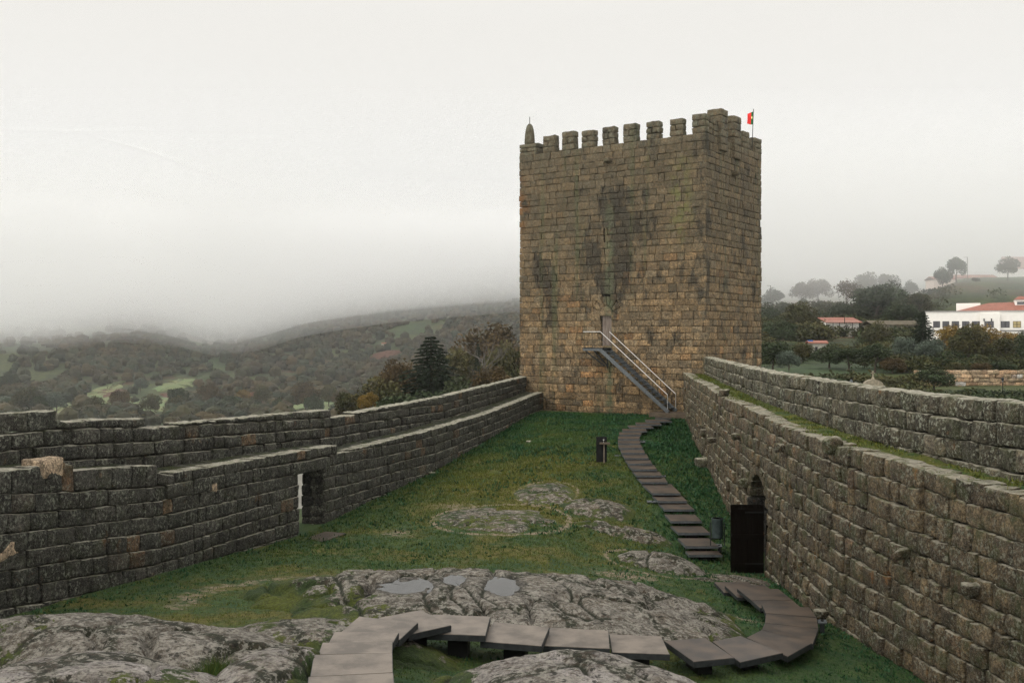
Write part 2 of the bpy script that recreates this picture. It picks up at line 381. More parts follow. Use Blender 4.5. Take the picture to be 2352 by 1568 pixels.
# ------------------------------------------------------------------ courtyard ground (thin-plate surface through surveyed points)
gp = [(-15, 4, -5.1), (-10, 4, -5.0), (-4, 4, -4.9), (0, 4, -4.9), (5, 4, -5.4), (10, 4, -6.3), (14, 10, -6.5),
 (-12.0, 12, -5.2), (-10.1, 19.1, -5.38), (-8.2, 25.1, -5.76), (-6.6, 31.0, -6.15), (-5.2, 36.4, -5.98), (-3.35, 43.4, -5.8), (-1.3, 51.2, -5.3), (1.6, 62, -4.62), (-4, 62, -4.7), (-10, 45, -6), (-14, 30, -6),
 (-5, 12, -4.75), (-3.6, 13, -4.75), (-3, 16.5, -5.15), (-1.5, 12, -4.6), (-1.8, 14.5, -5.0), (0, 14, -5.5), (2, 14, -5.6), (0, 17.0, -5.5), (2.5, 17.3, -5.8), (-5.2, 17.3, -5.25), (-5, 20, -5.5), (-4.2, 24, -5.75),
 (0, 22, -5.85), (0, 26, -6.05), (-2, 29, -6.1), (1, 30, -6.12), (3, 24.5, -6.15), (4.2, 20.5, -6.15), (3.5, 18.2, -5.88), (5.0, 18.4, -6.02), (5.5, 16, -5.98), (3.6, 15, -5.8), (4.3, 17.0, -5.84), (5.0, 21.6, -6.22),
 (6.2, 20, -6.2), (5.3, 23.5, -6.45), (6.3, 26, -6.6), (6.9, 28.5, -6.88), (7.4, 30.5, -6.88), (7.1, 22.7, -6.5), (7.6, 19.7, -6.5), (8.3, 16, -6.5), (9, 12, -6.45), (9.0, 28.7, -6.9), (9, 31, -6.9),
 (7.7, 34.7, -6.3), (8.0, 39.6, -5.8), (8.9, 48.5, -5.2), (9.7, 56, -4.6), (12, 56, -4.6), (11, 40, -5.8),
 (5.5, 31.5, -6.72), (5.0, 33, -6.45), (4.5, 36, -6.02), (3.9, 38.5, -5.78), (3.6, 42, -5.45), (3.6, 46, -5.15), (4.4, 50, -4.92), (6.6, 54.5, -4.72),
 (6.8, 34, -6.25), (6.6, 38, -5.85), (6.8, 45, -5.3), (7.8, 52, -4.95),
 (2, 33, -6.05), (2.5, 37, -5.75), (0, 36, -5.92), (-1.5, 40, -5.8), (1, 45, -5.35), (2.5, 52, -4.95), (4, 60, -4.68), (8, 58.5, -4.62), (8, 66, -4.7), (0, 70, -4.7), (14, 66, -4.7)]
gp = np.array(gp)
def _tps(d2): return np.where(d2 > 1e-9, d2 * np.log(d2 + 1e-12), 0)
_n = len(gp); _X = gp[:, :2] / 10
_A = _tps(((_X[:, None] - _X[None]) ** 2).sum(-1)) + np.eye(_n) * .002
_P = np.c_[np.ones(_n), _X]; _M = np.block([[_A, _P], [_P.T, np.zeros((3, 3))]]); _W = np.linalg.solve(_M, np.r_[gp[:, 2], 0, 0, 0])
def GZ(x, y):
    x = np.asarray(x, float); y = np.asarray(y, float); sh = x.shape; q = np.stack([x.ravel(), y.ravel()], 1) / 10
    out = np.zeros(len(q))
    for i in range(0, len(q), 20000):
        k = q[i:i + 20000]; d2 = ((k[:, None] - _X[None]) ** 2).sum(-1); out[i:i + 20000] = _tps(d2) @ _W[:_n] + _W[_n] + k @ _W[_n + 1:]
    return out.reshape(sh)
def GB(x, y): return GZ(x, y) + .05 * n2(x, y, .6, 3, 5) + .02 * n2(x, y, 2.5, 2, 9)

# ------------------------------------------------------------------ rock outcrops: (name, centre, radii, rotation, top z fn, drop, ...)
puddles = [(U(940, 1352, -5.16), .42, .17), (U(1156, 1340, -5.12), .30, .20), (U(1042, 1333, -5.12), .20, .12), (U(1163, 1363, -5.17), .10, .06), (U(852, 1356, -5.2), .17, .07)]
rocks = [
 # key, cx, cy, rx, ry, rot, top z at centre, slope x, slope y, edge drop, power, roughness, material, res, moss bias
 ('dome', -.45, 20.8, 6.3, 3.95, -.06, -5.10, -.045, -.012, 1.05, 3.0, 1.0, M_rock, .055, .52),
 ('domer', 3.6, 20.6, 2.0, 2.6, .25, -5.72, -.12, -.02, .8, 2.4, 1.0, M_rock, .06, .58),
 ('fgleft', -5.3, 11.6, 2.35, 2.2, .1, -3.93, .02, -.02, .95, 3.0, .9, M_rockf, .04, .52),
 ('fgmid', -3.05, 12.6, .95, 2.2, .0, -4.05, -.05, -.02, .8, 2.6, .7, M_rockf, .04, .62),
 ('band', -6.0, 15.3, 3.7, 1.7, -.05, -4.36, -.07, -.02, .75, 2.6, 1.0, M_rock, .05, .60),
 ('bandr', -3.2, 16.2, 2.2, 1.3, -.1, -4.74, -.05, 0, .5, 2.6, 1.0, M_rock, .05, .72),
 ('fgright', 1.05, 11.3, 2.35, 1.75, -.12, -3.74, -.10, .0, 1.0, 2.6, .9, M_rockf, .04, .45),
 ('slope', 4.2, 28.6, 1.35, 1.75, .35, -6.22, -.10, .03, .5, 2.6, .8, M_rock, .06, .5),
 ('slopeb', 5.3, 26.9, .9, .9, .2, -6.52, -.08, .02, .4, 2.4, .8, M_rockm, .06, .3),
 ('hump', 3.0, 35.0, 1.8, 1.7, .2, -5.72, -.08, .0, .55, 2.2, 1.0, M_rockm, .07, .52),
 ('ledge', 3.4, 32.4, 1.75, .75, -.25, -6.05, -.10, .03, .4, 2.4, 1.0, M_rockm, .07, .50),
 ('ring', -.35, 33.0, 2.15, 2.3, .0, -5.88, .0, .02, .20, 3.0, .6, M_rockm, .07, .36),
 ('patch', 1.3, 37.2, 1.1, 1.9, -.1, -5.66, .0, .04, .14, 3.0, .6, M_rockm, .07, .45),
 ('knob', -.7, 41.6, .45, .5, 0, -5.58, 0, 0, .3, 2.2, .8, M_rockm, .05, .5),
 ('gatefloor', 6.3, 27.2, 1.1, 1.7, .1, -6.62, -.06, -.03, .25, 2.6, .5, M_rockm, .06, .2)]
def _zA(x, y): return ((1100 + x / 1.68) * .5742, (2100 + y / 1.68) * .5742)
cracks = [([U(*_zA(*p), z) for p in L_]) for z, L_ in ((-5.14, [(1060, 275), (1080, 310), (1150, 350), (1170, 385), (1230, 410), (1310, 470), (1380, 520), (1440, 560)]), (-5.14, [(1010, 330), (1030, 390), (1050, 420), (1030, 460), (1005, 490), (1040, 540), (1100, 580)]),
 (-5.12, [(380, 265), (400, 330), (440, 400), (500, 470), (560, 530), (600, 590)]), (-5.14, [(540, 440), (650, 440), (720, 410), (820, 385), (850, 345), (1000, 330)]), (-5.18, [(1560, 330), (1470, 350), (1430, 410), (1380, 470), (1400, 500), (1500, 530), (1640, 560)]),
 (-5.30, [(1700, 265), (1790, 330), (1900, 400), (2000, 480), (2080, 560), (2200, 620)]), (-5.25, [(1600, 250), (1620, 290), (1780, 300), (1950, 300), (2150, 350), (2300, 420)]), (-5.14, [(1230, 410), (1180, 450), (1190, 500), (1290, 560)]), (-5.2, [(1850, 500), (1960, 560), (2100, 580), (2250, 570)]),
 (-3.85, [(1930, 985), (1980, 1000), (2060, 1010), (2110, 1060)]), (-3.85, [(1130, 930), (1200, 890), (1280, 880), (1400, 900)]), (-3.8, [(1780, 880), (1950, 900), (2120, 930), (2330, 960), (2500, 1010)]), (-3.95, [(60, 800), (250, 830), (430, 870), (620, 900), (800, 980)]), (-4.4, [(0, 690), (200, 700), (420, 745), (640, 740)]))]
cracks += [[U((2300 + x / 2.34) * .5742, (1600 + y / 2.34) * .5742, -6.25) for x, y in L_] for L_ in ([(700, 1345), (705, 1400), (690, 1440), (668, 1490), (740, 1560)], [(800, 1310), (810, 1340), (795, 1360)])]
def crackd(x, y):
    d = np.full(np.shape(x), 9.)
    wx = x + .05 * n2(x, y, 3, 2, 81); wy = y + .14 * n2(x, y, 2, 2, 82)
    for L_ in cracks:
        for a, b in zip(L_[:-1], L_[1:]):
            ex, ey = b[0] - a[0], b[1] - a[1]; t = np.clip(((wx - a[0]) * ex + (wy - a[1]) * ey) / (ex * ex + ey * ey + 1e-9), 0, 1)
            d = np.minimum(d, np.hypot(wx - a[0] - t * ex, (wy - a[1] - t * ey) * .6))
    return d
def rockz(r, x, y):
    (_, cx, cy, rx, ry, rot, zt, sx, sy, drop, pw, ro, _, _, _) = r
    ca, sa = math.cos(rot), math.sin(rot); dx, dy = x - cx, y - cy
    u, v = (dx * ca + dy * sa) / rx, (-dx * sa + dy * ca) / ry
    th = np.arctan2(v, u); rr = np.sqrt(u * u + v * v); rr = rr + .10 * n2(x, y, 1.1, 3, 61) + .03 * n2(x, y, 5, 2, 63); rr = np.maximum(rr, 0) * (1 + .20 * noise(np.stack([np.cos(th) * 1.6 + cx, np.sin(th) * 1.6 + cy, rr * .6], -1), 21))
    z = zt + sx * dx + sy * dy - drop * rr ** pw
    c1 = n2(x, y, .55, 3, 31); c2 = np.abs(n2(x * .8, y, 1.1, 2, 37))
    z = z + ro * (.10 * c1 + .045 * n2(x, y, 1.9, 3, 41) + .018 * n2(x, y, 6, 2, 43)) - ro * .17 * np.exp(-(c2 / .055) ** 2)
    z = z - .09 * np.exp(-(crackd(x, y) / .055) ** 2) if np.size(x) > 1 else z
    for (p, a, b) in puddles:
        w = np.exp(-(((x - p[0]) / (a * 1.25)) ** 2 + ((y - p[1]) / (b * 4)) ** 2 + .35 * n2(x, y, 4, 2, 3)) ** 2); z = z * (1 - w) + (p[2] - .035) * w
    return z

_pz = puddles; puddles = []
puddles = [((p[0], p[1], float(rockz(rocks[0], np.array(p[0]), np.array(p[1]))) - .06), a, b) for p, a, b in _pz]
xs = np.arange(-16, 14.01, .14); ys = np.arange(2, 72, .14); X, Y = np.meshgrid(xs, ys); Zg = GB(X, Y)
def mask_near(X, Y):
    """gravel, dry and moss amounts of the soil"""
    gr = np.zeros_like(X)
    for r in rocks[:]:
        (_, cx, cy, rx, ry, rot) = r[:6]; ca, sa = math.cos(rot), math.sin(rot); dx, dy = X - cx, Y - cy
        q = np.sqrt(((dx * ca + dy * sa) / rx) ** 2 + ((-dx * sa + dy * ca) / ry) ** 2)
        if r[0] in ('ring', 'patch', 'slope'): gr = np.maximum(gr, np.exp(-((q - 1.05) / .10) ** 2) * .62)
        if r[0] == 'dome': gr = np.maximum(gr, np.exp(-((q - 1.02) / .10) ** 2) * .5 * (Y > 20))
    gr = np.maximum(gr, .62 * np.exp(-(((X - 3.0) / 1.6) ** 2 + ((Y - 26.3) / 1.2) ** 2)))
    gr = np.maximum(gr, .55 * np.exp(-(((X - .8) / 2.4) ** 2 + ((Y - 25.3) / .6) ** 2)))
    gr = np.maximum(gr, .55 * np.exp(-(((X + 3.6) / .9) ** 2 + ((Y - 31) / 1.2) ** 2)))
    gr = np.maximum(gr, .7 * np.exp(-(((X - 6.6) / .9) ** 2 + ((Y - 28) / 1.4) ** 2)))
    gr = np.maximum(gr, .55 * np.exp(-(((X + 2.2) / 1.2) ** 2 + ((Y - 35.3) / .8) ** 2)))
    dry = np.exp(-(((X - .2) / 3.6) ** 2 + ((Y - 38) / 9) ** 2)) + .5 * np.exp(-(((X + 4.5) / 3) ** 2 + ((Y - 21) / 5) ** 2)) - .6 * (X > 4.2) * (Y < 24) - .5 * (Y > 47) - .5 * (X > 5)
    return gr, dry
gr, dry = mask_near(X, Y); nx, ny = len(xs), len(ys)
idx = np.arange(nx * ny).reshape(ny, nx)
Fg = np.stack([idx[:-1, :-1], idx[:-1, 1:], idx[1:, 1:], idx[1:, :-1]], -1).reshape(-1, 4)
def LWx(y): return -14.83 + .265 * y
inside = ((X > LWx(Y) - 1.0) & (X < 11.5)).ravel()
keep = inside[Fg].all(1)
used = np.unique(Fg[keep]); rem = -np.ones(nx * ny, int); rem[used] = np.arange(len(used))
V = np.stack([X, Y, Zg], -1).reshape(-1, 3)[used]
o = mk('ground', V, rem[Fg[keep]], M_ground, None, True, np.stack([gr.ravel(), np.clip(dry.ravel(), -1, 1), 0 * gr.ravel()], 1)[used])
tag(o, 'grass and soil of the castle courtyard sloping down from the tower', None, None, 'structure')

rl = {'dome': 'long low granite dome with rain puddles in the middle of the courtyard', 'domer': 'brown mossy rock shoulder right of the puddled dome, behind the curved walkway',
 'fgleft': 'pale smooth granite boulder filling the bottom left corner', 'fgmid': 'rounded granite boulder just left of the nearest walkway slabs',
 'band': 'long mossy rock ledge at the foot of the left wall, behind the pale boulder', 'bandr': 'short lichened rock ledge touching the left bend of the walkway',
 'fgright': 'large pale boulder at bottom centre hiding part of the walkway', 'slope': 'cracked flat rock sheet just left of the lowest path steps',
 'slopeb': 'dark broken rock between the cracked sheet and the wooden gate', 'hump': 'humped mossy rock beside the middle of the stepped path',
 'ledge': 'layered mossy ledge below the humped rock, left of the stepped path', 'ring': 'round flat mossy rock ringed by gravel in the lawn',
 'patch': 'oblong brown rock patch behind the gravel ringed rock', 'knob': 'tiny white speckled rock poking from the lawn', 'gatefloor': 'worn bare rock floor in front of the dark wooden gate'}
def allrock(x, y):
    z = np.full(np.shape(x), -99.)
    for r in rocks: z = np.maximum(z, rockz(r, x, y))
    return z
for r in rocks:
    key, cx, cy, rx, ry = r[:5]; e = 1.35; res = r[13]
    x = np.arange(cx - rx * e, cx + rx * e, res); y = np.arange(cy - ry * e, cy + ry * e, res); X2, Y2 = np.meshgrid(x, y)
    z = rockz(r, X2, Y2); g_ = GB(X2, Y2); ix = np.arange(X2.size).reshape(X2.shape)
    Fr = np.stack([ix[:-1, :-1], ix[:-1, 1:], ix[1:, 1:], ix[1:, :-1]], -1).reshape(-1, 4)
    k = (z > g_ - .12).ravel()[Fr].any(1); us = np.unique(Fr[k]); rm = -np.ones(X2.size, int); rm[us] = np.arange(len(us))
    low = np.clip(.5 + (g_ - z + .18) * 1.6, 0, 1) * .35 + r[14] * .65 + .15 * n2(X2, Y2, .4, 2, 3)
    ck = np.exp(-(crackd(X2, Y2) / .045) ** 2); wt = np.zeros_like(ck)
    for (p_, a_, b_) in puddles: wt = np.maximum(wt, np.exp(-(((X2 - p_[0]) / (a_ * 1.6)) ** 2 + ((Y2 - p_[1]) / (b_ * 4.6)) ** 2) ** 2))
    if key == 'dome': low += .17 * np.exp(-(((X2 + 5.0) / 2.0) ** 2)) + .12 * n2(X2, Y2, .9, 3, 71)
    if key == 'fgleft': low += .5 * np.exp(-(((X2 + 3.9) / .7) ** 2 + ((Y2 - 10.9) / .9) ** 2)) + .3 * np.exp(-(((X2 + 5.0) / 1.2) ** 2 + ((Y2 - 10.6) / .7) ** 2))
    if key == 'fgright': low += .45 * np.exp(-(((X2 + .9) / .6) ** 2))
    if key == 'fgmid': low += .3 * (X2 > -2.7)
    mk('rock_outcrop', np.stack([X2, Y2, z], -1).reshape(-1, 3)[us], rm[Fr[k]], r[12], None, True, np.stack([ck, wt, low], -1).reshape(-1, 3)[us])
    tag(bpy.context.scene.objects[-1] if False else C.objects[-1], rl[key], 'rock')
pl = ['wide rain puddle left of centre on the granite dome', 'bright rain puddle in the deepest hollow of the granite dome', 'small rain puddle right of the wide puddle on the dome', 'tiny round puddle below the bright puddle', 'thin puddle at the mossy left side of the dome']
for i, (p, a, b) in enumerate(puddles):
    n = 28; v = [(p[0] + a * 1.4 * math.cos(2 * PI * k / n) * (1 + .18 * math.sin(3 * k + i)), p[1] + b * 4.2 * math.sin(2 * PI * k / n) * (1 + .15 * math.cos(2 * k + i)), p[2]) for k in range(n)]
    tag(mk('puddle', v + [(p[0], p[1], p[2])], [(k, (k + 1) % n, n) for k in range(n)], M_water), pl[i], 'puddle', 'rain puddles on the granite dome')

# ------------------------------------------------------------------ left curtain wall
LP = Path([(LWx(7), 7), (LWx(64.2), 64.2)])
def Ly(y): return LP.sy(y)
ltop = I([Ly(7), Ly(20.9), Ly(21), Ly(24), Ly(24.02), Ly(34), Ly(34.02), Ly(43), Ly(51), Ly(62), Ly(64)], [-2.1, -2.62, -2.8, -3.05, -3.3, -3.63, -3.9, -3.97, -3.9, -3.5, -3.45])
lref = I([Ly(7), Ly(19), Ly(24), Ly(34), Ly(43), Ly(51), Ly(62), Ly(64)], [-2.7, -3.0, -3.58, -3.95, -4.3, -4.2, -3.82, -3.8])
lgrd = lambda s: float(GZ(np.array(LP.at(s)[0]), np.array(LP.at(s)[1]))) - .35
hh = .37
W = empty('castle_wall', (LWx(20), 20, -5.4), 'dark grey granite curtain wall with parapet along the left side', 'castle wall')
ds0, ds1 = Ly(31.0), Ly(32.7); dz0, dz1 = -6.3, -4.3
rows_ = [(ltop, lref)] + [((lambda s, k=k: lref(s) - k * hh + (.02 * math.sin(s * .7 + k))), (lambda s, k=k: lref(s) - (k + 1) * hh + (.02 * math.sin(s * .7 + k + 1)))) for k in range(9)]
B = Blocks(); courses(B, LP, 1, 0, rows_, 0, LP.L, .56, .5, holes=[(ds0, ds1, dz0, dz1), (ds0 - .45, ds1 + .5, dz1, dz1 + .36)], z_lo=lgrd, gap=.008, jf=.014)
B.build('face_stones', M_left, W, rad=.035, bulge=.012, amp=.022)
B = Blocks(); m_ = (ds0 + ds1) / 2; T = LP.tan(m_); N = np.array([T[1], -T[0], 0]); c = LP.at(m_ + .02) + N * -.38; c[2] = dz1 + .2
B.add(c, (1.3, .4, .19), T, N, -.035, (.5, .3, .5)); B.build('lintel', M_left, W, jit=0)
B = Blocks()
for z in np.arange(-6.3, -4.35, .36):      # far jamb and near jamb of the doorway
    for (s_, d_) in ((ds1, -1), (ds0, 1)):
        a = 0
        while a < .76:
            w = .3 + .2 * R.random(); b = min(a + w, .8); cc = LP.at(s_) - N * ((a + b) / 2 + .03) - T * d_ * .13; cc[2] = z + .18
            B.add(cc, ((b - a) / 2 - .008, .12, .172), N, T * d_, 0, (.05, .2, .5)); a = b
B.build('jamb_stones', stone('shade_painted_granite', (.016, .016, .014), (.024, .022, .018), (.03, .022, .016), lichen=.1, moss=.2, dark=.6), W)  # low tone and darker colour put the doorway shade into the stone
B = Blocks(); M_pale = stone('pale_tan_granite', (.34, .27, .19), (.30, .21, .13), (.36, .26, .16), lichen=.2, moss=.2, dark=.3, orange=.0)
for px, py, a_, b_ in ((119, 1076, .36, .20), (18, 1264, .34, .17), (492, 1118, .17, .15), (845, 1212, .14, .12), (1110, 1000, .16, .14)):
    k_ = K(px); d_ = 14.83 / (.265 - k_); cc = np.array([k_ * d_, d_, -(py - HY) / F * d_]) - N * .235; B.add(cc, (a_, .23, b_), T, N, -.03, (.7, .4, .5))
B.build('pale_blocks', M_pale, W, rad=.05, amp=.03)
B = Blocks()       # parapet
ptop = I([Ly(7), Ly(22.1), Ly(22.15), Ly(25.4), Ly(25.42), Ly(35.9), Ly(35.95), Ly(48), Ly(64)], [-1.3, -1.62, -1.88, -2.05, -2.27, -2.60, -2.88, -2.85, -2.5])
pref = I([Ly(7), Ly(22), Ly(25.4), Ly(35.9), Ly(48), Ly(64)], [-1.75, -2.05, -2.32, -2.9, -3.22, -2.88])
prow = [(ptop, pref)] + [((lambda s, k=k: pref(s) - k * .36), (lambda s, k=k: pref(s) - (k + 1) * .36)) for k in range(4)]
plo = lambda s: ltop(s) - .25
courses(B, LP, 1, -1.25, prow, 0, LP.L, .66, .55, z_lo=plo, jf=.025)
B.build('parapet_stones', M_left, W, rad=.045, bulge=.015, amp=.026)
cz0 = lambda s: -8.5; cz1 = lambda s: min(ltop(s), ltop(s + .3), ltop(s - .3)) - .07
V = []; f = []
for (a, b, o0, o1, q0, q1, nn) in ((0, ds0 - .02, -.14, -1.75, cz0, cz1, 40), (ds1 + .02, ds1 + 2.8, -.14, -.78, cz0, cz1, 10), (ds1 + .02, ds1 + 2.8, -.7, -1.75, lambda s: -4.2, cz1, 10), (ds1 + 2.8, LP.L, -.14, -1.75, cz0, cz1, 50), (ds0 - .1, ds1 + .1, -.5, -1.75, lambda s: -4.2, cz1, 6),
                       (0, LP.L, -1.42, -1.75, lambda s: ltop(s) - .5, lambda s: pref(s) - .1, 60)):
    v_, f_ = sweep('', LP, 1, o0, o1, q0, q1, a, b, None, None, nn); k = len(V); V += v_; f += [tuple(i + k for i in q) for q in f_]
mk('rubble_core', V, f, M_left, W, col=np.tile([.2, .2, .5], (len(V), 1)))
def walktop(path, sgn, o0, o1, z, s0, s1, m, parent, name, amp=.03, res=.1, mossb=.6):
    ss = np.arange(s0, s1, res); oo = np.arange(o0, o1, res if o1 > o0 else -res); V = []
    for s in ss:
        T = path.tan(s); N = np.array([T[1], -T[0], 0]) * sgn; p = path.at(s); zz = z(s)
        for o_ in oo: q = p + N * o_; V.append((q[0], q[1], zz))
    V = np.array(V); V[:, 2] += amp * n2(V[:, 0], V[:, 1], 1.3, 3, 8) + amp * .7 * n2(V[:, 0], V[:, 1], 4, 2, 18)
    a, b = len(ss), len(oo); ix = np.arange(a * b).reshape(a, b)
    Fc = np.stack([ix[:-1, :-1], ix[:-1, 1:], ix[1:, 1:], ix[1:, :-1]], -1).reshape(-1, 4)
    if (o1 > o0) == (sgn > 0): Fc = Fc
    o_ = mk(name, V, Fc, m, parent, True, np.tile([.5, .5, mossb], (len(V), 1)))
    me = o_.data
    if me.polygons[0].normal.z < 0: me.flip_normals()
    return o_
walktop(LP, 1, -.35, -1.35, lambda s: ltop(s) - .045, 0, LP.L, M_rock, W, 'wall_walk', .03, .1, .55)
# pale rendered pillar seen through the doorway
p = np.array([LWx(33.6) - 1.55, 33.55, 0]); mb = MB().box((-7.85, 36.5, -5.38), (.25, .05, .88))
t_ = mb.out('white_board', simple('aged_white_paint', (.55, .53, .48), .8, .2, 3)); tag(t_, 'white painted board glimpsed through the doorway in the left wall', 'board')
# landing slab at the doorway
q = [U(705, 1237, -6.1), U(748, 1222, -6.1), U(795, 1226, -6.1), U(740, 1246, -6.1)]
tag(MB().prism(q, -.1, .03).out('threshold_slab', M_slabD), 'brown stone slab lying in the grass before the left doorway', 'slab')

# ------------------------------------------------------------------ right curtain wall
RP = Path([(10.5, 4), (9.25, 10), (8.25, 16), (7.61, 19.7), (7.18, 23), (7.3, 27), (7.42, 29.5), (7.62, 34.7), (8.05, 39.6), (8.95, 48.5), (10.0, 58.2)], 30)
def Ry(y): return RP.sy(y)
def whit(px, py):
    best = None
    for s in np.linspace(0, RP.L, 900):
        p = RP.at(s)
        if p[1] < 5: continue
        e = abs(p[0] / p[1] - K(px))
        if best is None or e < best[0]: best = (e, s, -(py - HY) / F * p[1])
    return best[1], best[2]
s_top = [whit(x, y) for x, y in ((2352, 1135), (2150, 1090), (2058, 1062), (1950, 1030), (1890, 1008), (1767, 962), (1735, 947), (1700, 930), (1640, 898), (1600, 873), (1572, 858))]
xs_ = [0] + [a for a, b in s_top]; zs_ = [-2.6] + [b for a, b in s_top]; od = np.argsort(xs_)
rtop = I(np.array(xs_)[od], np.convolve(np.pad(np.array(zs_)[od], 1, 'edge'), [.25, .5, .25], 'valid'))
rgrd = lambda s: float(GZ(np.array(RP.at(s)[0]), np.array(RP.at(s)[1]))) - .4
Wr = empty('castle_wall', (7.6, 28, -6.9), 'brown granite curtain wall with mossy wall walk along the right side', 'castle wall')
gs0, gs1 = Ry(29.15), Ry(31.5); gm = (gs0 + gs1) / 2; gw = (gs1 - gs0) / 2; gsp = -5.0
arch_lo = lambda z: gm - (gw if z < gsp else math.sqrt(max(gw ** 2 - ((z - gsp) * gw / .80) ** 2, 0)))
arch_hi = lambda z: 2 * gm - arch_lo(z)
out_lo = lambda z: gm - ((gw + .06) if z < gsp else math.sqrt(max((gw + .36) ** 2 - ((z - gsp) * (gw + .36) / 1.14) ** 2, 0)))
out_hi = lambda z: 2 * gm - out_lo(z)
hr = .40
rows_ = [((lambda s, k=k: rtop(s) - k * hr + .03 * math.sin(s * .5 + k)), (lambda s, k=k: rtop(s) - (k + 1) * hr + .03 * math.sin(s * .5 + k + 1))) for k in range(13)]
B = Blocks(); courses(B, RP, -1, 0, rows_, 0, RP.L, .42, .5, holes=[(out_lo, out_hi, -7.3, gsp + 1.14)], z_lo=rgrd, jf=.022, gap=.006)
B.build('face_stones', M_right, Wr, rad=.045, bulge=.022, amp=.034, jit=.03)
# arch ring and jambs
T = RP.tan(gm); N = -np.array([T[1], -T[0], 0])
def archblocks(cs, spring, r0, r1, hgt, n, path_c, T, N, off, depth, name, m, parent, h1=None):
    B = Blocks(); tv = TV; Ws = []; 
    for k in range(n):
        a0, a1 = PI * k / n + .02, PI * (k + 1) / n - .02
        th = a0 + (tv[:, 0] + 1) / 2 * (a1 - a0); rr = r0 + (tv[:, 2] + 1) / 2 * (r1 - r0)
        hh_ = hgt + (tv[:, 2] + 1) / 2 * ((h1 or hgt) - hgt)
        dep = -tv[:, 1] * 0 + (tv[:, 1] - 1) / 2 * depth
        edge = (1 - tv[:, 0] ** 4) * (1 - tv[:, 2] ** 4)
        x = np.cos(th) * rr; z = np.sin(th) * rr * (hh_ / 1.)
        P = path_c[None] + x[:, None] * T[None] + (dep + off - .05 * (1 - edge) * (tv[:, 1] > .5))[:, None] * N[None]; P[:, 2] = spring + z
        P += np.stack([noise(P * 4 + k * 9, i) for i in (1, 2, 3)], -1) * .015
        Ws.append(P)
    kk = tv.shape[0]; Fc = (TQ[None] + (np.arange(n) * kk)[:, None, None]).reshape(-1, 4)
    col = np.repeat(R.random((n, 3)) * [1, .9, 1], kk, 0)
    mk(name, np.concatenate(Ws), Fc, m, parent, True, col)
archblocks(0, gsp, gw, gw + .34, .80 / gw, 9, RP.at(gm), T, N, .02, .75, 'arch_stones', M_right, Wr, h1=1.14 / (gw + .34))
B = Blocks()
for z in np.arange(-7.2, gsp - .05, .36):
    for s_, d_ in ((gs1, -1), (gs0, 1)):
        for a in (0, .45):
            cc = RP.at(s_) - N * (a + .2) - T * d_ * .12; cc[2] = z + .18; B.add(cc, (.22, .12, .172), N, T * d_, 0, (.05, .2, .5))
B.build('jamb_stones', bpy.data.materials['shade_painted_granite'], Wr)  # same darkened stone, gateway shade painted into its colour
rz1 = lambda s: rtop(s) - .09
V = []; f = []
for (a, b, o0, o1, q0, q1, nn) in ((0, gs0 - .03, -.15, -1.7, lambda s: -8.5, rz1, 50), (gs1 + .03, RP.L, -.15, -1.7, lambda s: -8.5, rz1, 50), (gs0 - .1, gs1 + .1, -.35, -1.7, lambda s: gsp + .9, rz1, 6),
                       (gs0 - .1, gs1 + .1, -1.62, -1.7, lambda s: -8.5, lambda s: -4, 6), (0, RP.L, -1.3, -1.65, lambda s: rtop(s) - .5, lambda s: -1.35 + .0 * s, 60)):
    v_, f_ = sweep('', RP, -1, o0, o1, q0, q1, a, b, None, None, nn); k = len(V); V += v_; f += [tuple(i + k for i in q) for q in f_]
mk('rubble_core', V, f, M_core, Wr)
rpt = I([0, Ry(16), Ry(32), Ry(58)], [-1.12, -1.16, -1.17, -1.10])
prow = [((lambda s, k=k: rpt(s) - k * .42 + (.02 * math.sin(s + k) if k else 0)), (lambda s, k=k: rpt(s) - (k + 1) * .42 + .02 * math.sin(s + k + 1))) for k in range(4)]
B = Blocks(); courses(B, RP, -1, -1.15, prow, 0, RP.L, .46, .56, z_lo=lambda s: rtop(s) - .1, jf=.022, gap=.008)
B.build('parapet_stones', M_parap, Wr, rad=.05, bulge=.02, amp=.032, jit=.02)
def moss_mat():
    g = G('wall_walk_moss', .9)
    c = g.mix(g.ramp(g.noise(1.3, 5, .7), .38, .6), (.020, .050, .012), (.085, .085, .010)); c = g.val(c, g.ramp(g.noise(17, 5, .7), .3, .7, .45, 1.6))
    c = g.mix(g.ramp(g.noise(4.5, 5, .75, off=(4, 1, 0)), .60, .66, 0, .8), c, (.30, .26, .20)); g.bump(g.noise(20, 5, .7), .04); return g.done(c)
M_moss = moss_mat()
walktop(RP, -1, -.25, -1.3, lambda s: rtop(s) - .05, 0, RP.L, M_moss, Wr, 'wall_walk', .05, .1)
# projecting stones on the inner face
B = Blocks()
cz = [((2700 + x / 1.685) * .5742, (1350 + y / 1.685) * .5742, w) for x, y, w in ((330, 370, .17), (190, 645, .2), (252, 692, .12), (175, 600, .08), (415, 672, .12), (402, 852, .11), (467, 985, .2), (592, 800, .17), (712, 742, .13), (797, 1080, .14), (1062, 728, .2), (1752, 955, .22), (88, 535, .13), (690, 1215, .2))]
cz += [((3200 + x / 1.887) * .5742, (1900 + y / 1.887) * .5742, w) for x, y, w in ((1310, 860, .17), (990, 1245, .16), (165, 1040, .14), (1000, 20, .17), (795, 590, .13), (60, 600, .12))]
for (px, py, w) in cz[::2] + cz[1:5:2]:
    s_, z_ = whit(px + 8, py); T_ = RP.tan(s_); N_ = -np.array([T_[1], -T_[0], 0]); c = RP.at(s_) + N_ * .08; c[2] = z_
    B.add(c, (w * .6, .20, w * .8), T_, N_, 0, (.3, .2, .5))
